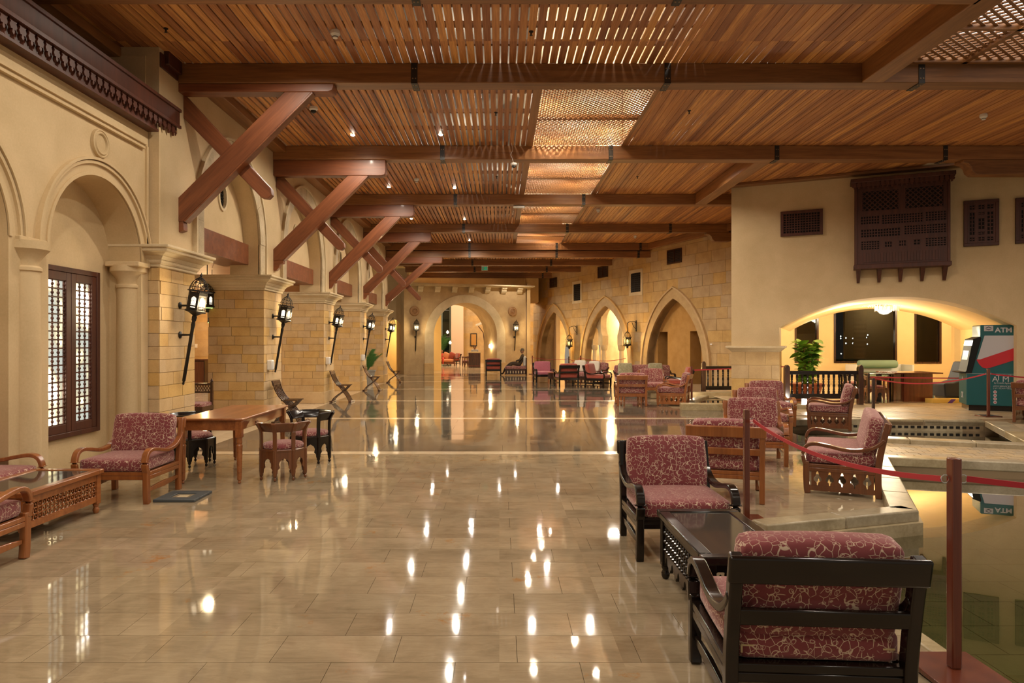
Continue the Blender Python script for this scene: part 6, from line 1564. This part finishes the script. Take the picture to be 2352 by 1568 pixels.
m = MB(); m.box(-.34, .40, -.25, .3, .08, .92); m.build('counter_body', M['mahog'], ct); m = MB(); m.box(-.36, .42, -.3, .35, .92, 1.0); m.build('counter_top', M['trim'], ct)
for k in range(5): m = MB(); m.box(-.33 + k * .148, -.20 + k * .148, -.265, -.251, .14, .88); m.build('panel', M['dark'], ct)
m = MB(); m.box(-.34, .4, -.25, .3, 0, .08); m.build('counter_foot', M['dark'], ct)
# canopy
cn = empty('stall_canopy', (P(1108, 740, 43.5).x, 43.5, 0), 0, 'white scalloped canopy on a dark bracket above the counter', 'canopy')
m = MB(); m.add([(-.42, -.3, 2.72), (.5, -.3, 3.1), (.5, .6, 3.1), (-.42, .6, 2.72), (-.42, -.3, 2.60), (.5, -.3, 2.9), (.5, .6, 2.9), (-.42, .6, 2.60)], [(0, 1, 2, 3), (4, 5, 6, 7), (0, 1, 5, 4), (1, 2, 6, 5), (2, 3, 7, 6), (3, 0, 4, 7)]); m.build('canopy_cloth', M['white'], cn)
m = MB(); m.sweep([(-.25, 0, 2.6), (.05, 0, 2.2), (.12, 0, 1.6), (.12, 0, 0)], .05, .05, up=(0, 1, 0)); m.build('canopy_post', M['dark'], cn)
# far sofa, cushions, chairs
fs = empty('sofa', (P(1018, 830, 46).x, 46.0, 0), 0, 'orange patterned sofa seen through the round arch', 'sofa')
fo = plain('orange_cloth', (.62, .25, .12), .8)
m = MB(); m.box(-.75, .75, -.35, .35, .12, .25); m.build('sofa_base', M['mahog'], fs)
cushion(1.45, .66, .2).build('seat_cushion', fo, fs, smooth=True, ang=180, M=T(0, 0, .35)); cushion(1.45, .2, .4).build('back_cushion', fo, fs, smooth=True, ang=180, M=T(0, .3, .6))
for s in (-1, 1): m = MB(); m.box(s * .78 - .04, s * .78 + .04, -.36, .36, 0, .62); m.build('arm', M['mahog'], fs)
for k, (dx, mm_) in enumerate(((.1, fo), (.5, M['fabo']))):
    o = cushion(.4, .16, .4).build('throw_pillow', mm_, None, smooth=True, ang=180, M=T(fs.location.x + dx + .1, 45.95, .68) @ R(.4, 'Y')); tag(o, ['left', 'right'][k] + ' orange pillow on the sofa beyond the round arch', 'pillow')
c_ = dup(cR, (0, 0, 0), 0, 'dark armchair right of the orange sofa beyond the round arch'); place(c_, P(1042, 830, 47).x, 47.0, (-.9, -.4))
for k, (px, Y) in enumerate(((1071, 43.6), (1083, 44.5))):
    o = dup(t1, (0, 0, 0), 0, ['pale topped stool in front of the counter beyond the arch', 'second stool behind it beside the far counter'][k]); place(o, P(px, 830, Y).x, Y, (0, 1))
# hanging lamps beyond arch
for px, py, Y, lb in ((1028, 763, 45, 'small hanging globe lamp before the glazed wall'), (1034, 787, 46, 'lower hanging globe lamp beside the far pilaster')):
    p = P(px, py, Y); m = MB(); m.lathe([(0, -.10), (.08, -.05), (.09, .03), (.04, .1), (.01, .14)], 10, T(*p)); tag(m.build('globe_lamp', M['lampglass'], None, smooth=True), lb, 'lamp')
p = P(1127, 795, 36.0); r = empty('wall_sconce', p, 0, 'brightly shining sconce inside the round arch on the right', 'lamp'); m = MB(); m.lathe([(0, -.12), (.09, -.06), (.10, .04), (.05, .12), (.01, .16)], 10); m.build('globe', emit('bright_globe', (1, .92, .7), 30), r, smooth=True); m = MB(); m.box(-.01, .01, -.01, .01, .15, .34); m.build('stem', M['iron'], r)
light('POINT', (p.x, p.y - .3, p.z), 45, (1, .8, .45), .08, name='sconce_lamp')
# ================================================================ PEOPLE
def figure(name, label, joints, edges, rad, parts, M_):
    me = bpy.data.meshes.new(name); me.from_pydata([j for j in joints], edges, []); o = bpy.data.objects.new(name, me); COL.objects.link(o)
    me.materials.append(parts); sk_ = o.modifiers.new('skin', 'SKIN'); sk_.use_smooth_shade = True
    if not me.skin_vertices: 
        bm = bmesh.new(); bm.from_mesh(me); bm.verts.layers.skin.verify(); bm.to_mesh(me); bm.free()
    for i, r_ in enumerate(rad): me.skin_vertices[0].data[i].radius = r_ if isinstance(r_, tuple) else (r_, r_); me.skin_vertices[0].data[i].use_root = (i == 0)
    s = o.modifiers.new('sub', 'SUBSURF'); s.levels = 1; s.render_levels = 2
    dg = bpy.context.evaluated_depsgraph_get(); mm = bpy.data.meshes.new_from_object(o.evaluated_get(dg), depsgraph=dg); o.modifiers.clear(); o.data = mm; o.matrix_basis = M_
    mm.materials.clear(); mm.materials.append(parts); return tag(o, label, 'person')
def head(par, p, r_=.10, hair=True, cap=None, face=(-1, 0)):
    a = math.atan2(face[1], face[0]); Mx = T(*p) @ R(a)
    m = MB(); m.lathe([(.0, -.13), (.045, -.115), (.07, -.07), (.082, 0), (.08, .05), (.055, .10), (0, .125)], 14, S(1.12, .92, 1)); m.box(.085, .112, -.012, .012, -.035, .01)
    for s in (-1, 1): m.box(-.015, .015, s * .078 - .01, s * .078 + .01, -.03, .025)
    h = MB(); h.add(m.v, m.f, Mx); hd_ = h.build('head', M['skin'], par, smooth=True)
    e = MB()
    for s in (-1, 1): e.lathe([(0, -.008), (.008, 0), (0, .008)], 6, Mx @ T(.086, s * .03, .012))
    e.box(.082, .09, -.022, .022, -.068, -.060, Mx); e.build('eyes_and_mouth', M['mashd'], hd_)
    hh = MB(); hh.lathe([(.088, -.01), (.092, .03), (.085, .075), (.055, .115), (0, .135)], 14, Mx @ T(-.012, 0, 0) @ S(1.08, .95, 1)); 
    if cap:
        hh.lathe([(.0, .0), (.10, .0), (.09, .012), (0, .014)], 14, Mx @ T(.075, 0, .035) @ S(1.0, .8, 1)); hh.build('cap', cap, hd_, smooth=True)
    else: hh.build('hair', M['mashd'], hd_, smooth=True)
def hand(par, p, d):
    m = MB(); d = Vector(d).normalized(); s = d.cross(Vector((0, 0, 1))); s = s.normalized() if s.length > .01 else Vector((1, 0, 0)); p = Vector(p)
    m.sweep([p, p + d * .04, p + d * .09], [.05, .075, .07], [.03, .028, .02], rnd=8)
    for k, ln in enumerate((.06, .075, .07, .055)):
        b = p + d * .085 + s * (k - 1.5) * .019; m.sweep([b, b + d * ln * .5, b + d * ln - Vector((0, 0, .02))], .016, .015, rnd=6)
    b = p + d * .03 + s * .04; m.sweep([b, b + (d * .6 + s).normalized() * .035, b + (d + s * .6).normalized() * .06], .018, .016, rnd=6)
    m.build('hand', M['skin'], par, smooth=True)
# reclining man on the far bench: faces left (-x)
shirt = plain('dark_brown_shirt', (.05, .03, .015), .85); jeans = plain('dark_trousers', (.02, .016, .014), .85)
mb = Matrix.Translation((1.02, 32.9, 0))
mn = figure('person', 'man in a cap and dark clothes reclining on the far bench, facing left', [(0, 0, .55), (.03, 0, .72), (.10, 0, .90), (.12, 0, 1.02), (.11, -.16, .93), (-.02, -.22, .74), (-.22, -.16, .68), (.11, .16, .93), (-.02, .2, .74), (-.24, .14, .66), (-.05, -.10, .52), (-.42, -.10, .56), (-.58, -.10, .30), (-.66, -.10, .08), (-.05, .10, .52), (-.46, .10, .58), (-.72, .1, .36), (-.84, .1, .08), (-.78, -.10, .05), (-.96, .1, .06)],
    [(0, 1), (1, 2), (2, 3), (2, 4), (4, 5), (5, 6), (2, 7), (7, 8), (8, 9), (0, 10), (10, 11), (11, 12), (12, 13), (0, 14), (14, 15), (15, 16), (16, 17), (13, 18), (17, 19)],
    [(.17, .13), (.16, .12), (.17, .12), .06, .07, .05, .04, .07, .05, .04, .10, .075, .055, .04, .10, .075, .055, .04, .035, .035], shirt, mb)
head(mn, (.08, 0, 1.17), cap=plain('olive_cap', (.12, .09, .05), .8), face=(-1, -.1)); hand(mn, (-.23, -.16, .68), (-1, .1, 0)); hand(mn, (-.25, .14, .66), (-1, -.1, 0))
bs = empty('sofa', (.80, 32.95, 0), 0, 'burgundy bench with dark arcaded base under the reclining man', 'sofa')
m = MB(); m.box(-.52, .50, -.36, .36, .05, .30); m.build('bench_base', M['dark'], bs)
for k in range(7): m = MB(); m.box(-.42 + k * .13, -.38 + k * .13, -.365, -.361, .10, .22); m.build('pierced_slot', M['trim'], bs)
cushion(1.04, .70, .15).build('seat_cushion', M['fab'], bs, smooth=True, ang=180, M=T(0, 0, .36)); m = MB(); m.box(.46, .52, -.36, .36, 0, .84); m.build('end_panel', M['dark'], bs)
o = cushion(.14, .42, .46).build('throw_pillow', M['offwhite'], None, smooth=True, ang=180, M=T(1.22, 32.9, .67)); tag(o, 'off-white pillow behind the reclining man on the bench', 'pillow')
c_ = dup(cR, (0, 0, 0), 0, 'dark armchair seen from behind left of the reclining man'); place(c_, -.28, 32.2, (0, 1))
# man behind the counter
mn2 = figure('person', 'dark-haired man in a grey shirt sitting behind the far counter', [(0, 0, .95), (0, 0, 1.12), (0, 0, 1.25), (-.17, 0, 1.20), (-.24, 0, 1.03), (-.2, -.14, .98), (.17, 0, 1.20), (.24, 0, 1.03), (.2, -.14, .98)],
    [(0, 1), (1, 2), (1, 3), (3, 4), (4, 5), (1, 6), (6, 7), (7, 8)], [(.15, .1), (.17, .11), .055, .06, .045, .035, .06, .045, .035], plain('grey_shirt', (.35, .34, .36), .8), T(ct.location.x + .02, 43.25, -.12))
head(mn2, (0, 0, 1.36), face=(0, -1)); hand(mn2, (-.2, -.14, .98), (.3, -1, 0)); hand(mn2, (.2, -.14, .98), (-.3, -1, 0))
# person in red on the far sofa
mn3 = figure('person', 'person in a red top sitting on the orange sofa beyond the arch', [(0, 0, .5), (0, 0, .68), (0, 0, .82), (-.17, 0, .78), (-.24, -.05, .6), (-.12, -.2, .55), (.17, 0, .78), (.24, -.05, .6), (.12, -.2, .55), (-.1, -.05, .48), (-.12, -.42, .5), (-.12, -.45, .1), (.1, -.05, .48), (.12, -.42, .5), (.12, -.45, .1)],
    [(0, 1), (1, 2), (1, 3), (3, 4), (4, 5), (1, 6), (6, 7), (7, 8), (0, 9), (9, 10), (10, 11), (0, 12), (12, 13), (13, 14)], [(.15, .1), (.17, .11), .055, .06, .045, .035, .06, .045, .035, .09, .07, .04, .09, .07, .04], plain('red_top', (.6, .06, .03), .8), T(fs.location.x - .1, 46.0, .0))
head(mn3, (0, 0, .97), face=(.3, -1)); hand(mn3, (-.12, -.2, .55), (.5, -1, 0)); hand(mn3, (.12, -.2, .55), (-.5, -1, 0))
# ================================================================ CEILING SMALL THINGS
for k, (px, py, Y, lb) in enumerate(((770, 70, 8.6, 'white smoke detector on the ceiling left of centre near the camera'), (2259, 262, 11.6, 'white smoke detector on the ceiling at the upper right'), (957, 409, 16.3, 'white smoke detector above the third brace'), (1374, 480, 20.5, 'white smoke detector right of the second lattice row'), (1459, 541, 25.4, 'white smoke detector near the sandstone wall'))):
    Y = (ZS - EYE) * F / (785 - py); p = P(px, py, Y); r = empty('smoke_detector', (p.x, p.y, ZS), 0, lb, 'smoke detector', 'ceiling smoke detectors')
    m = MB(); m.lathe([(.0, -.10), (.03, -.10), (.035, -.075), (.04, -.07), (.06, -.05), (.062, -.02), (.055, 0)], 16); m.build('casing', M['white'], r, smooth=True)
    m = MB(); m.lathe([(.036, -.088), (.038, -.082)], 16); m.build('sensor_slot', M['iron'], r)
Y = (ZS - EYE) * F / (785 - 246); p = P(720, 246, Y); r = empty('camera_dome', (p.x, p.y, ZS), 0, 'small dome camera on the ceiling beside the first brace', 'camera')
m = MB(); m.lathe([(.07, 0), (.07, -.04), (.05, -.06)], 16); m.build('casing', M['white'], r, smooth=True); m = MB(); m.lathe([(.05, -.055), (.04, -.09), (0, -.11)], 16); m.build('dome', M['iron'], r, smooth=True)
p = P(1180, 378, 13.6); r = empty('camera_dome', (p.x, p.y, p.z), 0, 'dome camera dangling on a white cable below the second beam', 'camera')
m = MB(); m.lathe([(.06, .03), (.065, .0), (.045, -.02)], 16); m.build('casing', M['white'], r, smooth=True); m = MB(); m.lathe([(.045, -.01), (.04, -.05), (0, -.07)], 16); m.build('dome', M['iron'], r, smooth=True)
m = MB(); m.sweep(smooth_pts([(0, 0, .02), (-.03, -.02, .12), (-.06, .0, .2), (-.02, .0, .3), (-.05, .0, ZS - p.z)], 4), .008, .008, up=(0, 1, 0)); m.build('cable', M['white'], r)
p = P(1193, 474, 18.1); m = MB(); m.box(-.16, .16, -.04, .04, -.07, .0, T(p.x, 18.42, 5.28)); tag(m.build('emergency_light', M['white'], None, bevel=.02), 'white emergency lamp under the third beam', 'lamp')
for k, (px, py) in enumerate(((810, 308), (1012, 307), (893, 428), (1044, 430), (945, 501), (1067, 502), (1078, 551))):
    Y = (ZS - EYE) * F / (785 - py); p = P(px, py, Y); r = empty('downlight', (p.x, p.y, ZS - .005), 0, ['bright star-like ceiling downlight over the first brace', 'brightest ceiling downlight left of the big lattice', 'ceiling downlight over the second brace', 'faint downlight before the third beam, centre', 'ceiling downlight over the third brace', 'faint downlight before the fourth beam', 'faint downlight before the fifth beam'][k], 'lamp', 'ceiling downlights')
    m = MB(); m.lathe([(.045, 0), (.045, -.012), (.036, -.012)], 14); m.build('trim_ring', M['strap'], r); m = MB(); m.lathe([(.0, -.032), (.03, -.026), (.042, -.012), (.036, .0)], 14); m.build('bulb', M['bulb'], r)
# sprinkler-like dark nozzles
for k, (px, py) in enumerate(((381, 65), (1220, 72), (1583, 254), (1139, 258), (1464, 405), (1141, 405))):
    Y = (ZS - EYE) * F / (785 - py); p = P(px, py, Y); r = empty('sprinkler', (p.x, p.y, ZS), 0, 'small dark sprinkler head on the slats, %s' % ['far upper left', 'top centre', 'right of the big lattice', 'left of the big lattice', 'right of the second lattice', 'left of the second lattice'][k], 'sprinkler', 'sprinkler heads')
    m = MB(); m.lathe([(.03, 0), (.028, -.01), (.01, -.015), (.01, -.05), (.022, -.052), (0, -.058)], 10); m.build('nozzle', M['iron'], r)
# exit sign
p = P(1113, 617, 30.2); r = empty('exit_sign', (p.x, 30.42, 4.87), 0, 'green running-man exit sign hanging from the far beam', 'sign')
m = MB(); m.box(-.14, .14, -.03, .03, -.09, .09); m.box(-.15, .15, -.03, .03, .09, .13); m.build('casing', M['white'], r); m = MB(); m.box(-.12, .12, -.034, -.031, -.07, .07); m.build('green_face', emit('exit_green', (.01, .16, .07), 1), r)
m = MB(); m.box(.03, .10, -.037, -.035, -.012, .012); m.prism([(.10, -.03), (.115, 0), (.10, .03)], -.037, -.035); m.box(-.09, -.03, -.037, -.035, -.05, .05); m.build('arrow_and_door', M['atmwhite'], r)
# downlights inside the lattice wells
for (x, y) in ((.95, 11.2), (2.1, 12.6), (1.1, 13.3), (.8, 15.6), (2.2, 15.4), (1.9, 17.0), (1.7, 20.0), (.9, 21.5), (1.6, 25.3), (2.0, 26.8), (1.2, 24)):
    light('POINT', (x, y, 5.88), 125, (1, .85, .62), .06, name='lattice_lamp')
for (x, y) in ((0, 8.4), (1.6, 9.2), (2.7, 8.0), (-.6, 11.0), (0, 12.9), (3.2, 11.5), (-.8, 16), (3.2, 15.0), (0, 20.4)):
    light('POINT', (x, y, 6.3), 20, (1, .93, .82), .1, name='service_lamp')
# slate frame on floor
sf = empty('floor_frame', (-3.25, 7.02, 0), 0, 'flat slate-grey square frame lying on the floor beside the left armchair', 'frame')
m = MB(); a, b = .21, .10
m.box(-a, a, -a, -b, 0, .028); m.box(-a, a, b, a, 0, .028); m.box(-a, -b, -b, b, 0, .028); m.box(b, a, -b, b, 0, .028); m.build('rim', M['slate'], sf, bevel=.006)
m = MB(); m.box(-b, b, -b, b, 0, .014); m.build('inset', M['floor'], sf); m = MB(); m.box(-.05, .05, -.05, .04, .014, .018); m.build('pale_centre', M['trim'], sf)
tag(MB().box(0, .11, 0, .004, 0, .05, RS.M @ T(RS.px(1634, 792)[0], -.06, RS.px(1634, 792)[1])).build('wall_tag', M['white'], None), 'tiny white plate on the sandstone wall right of the widest arch', 'sign')
print('OBJECTS', len(bpy.data.objects))
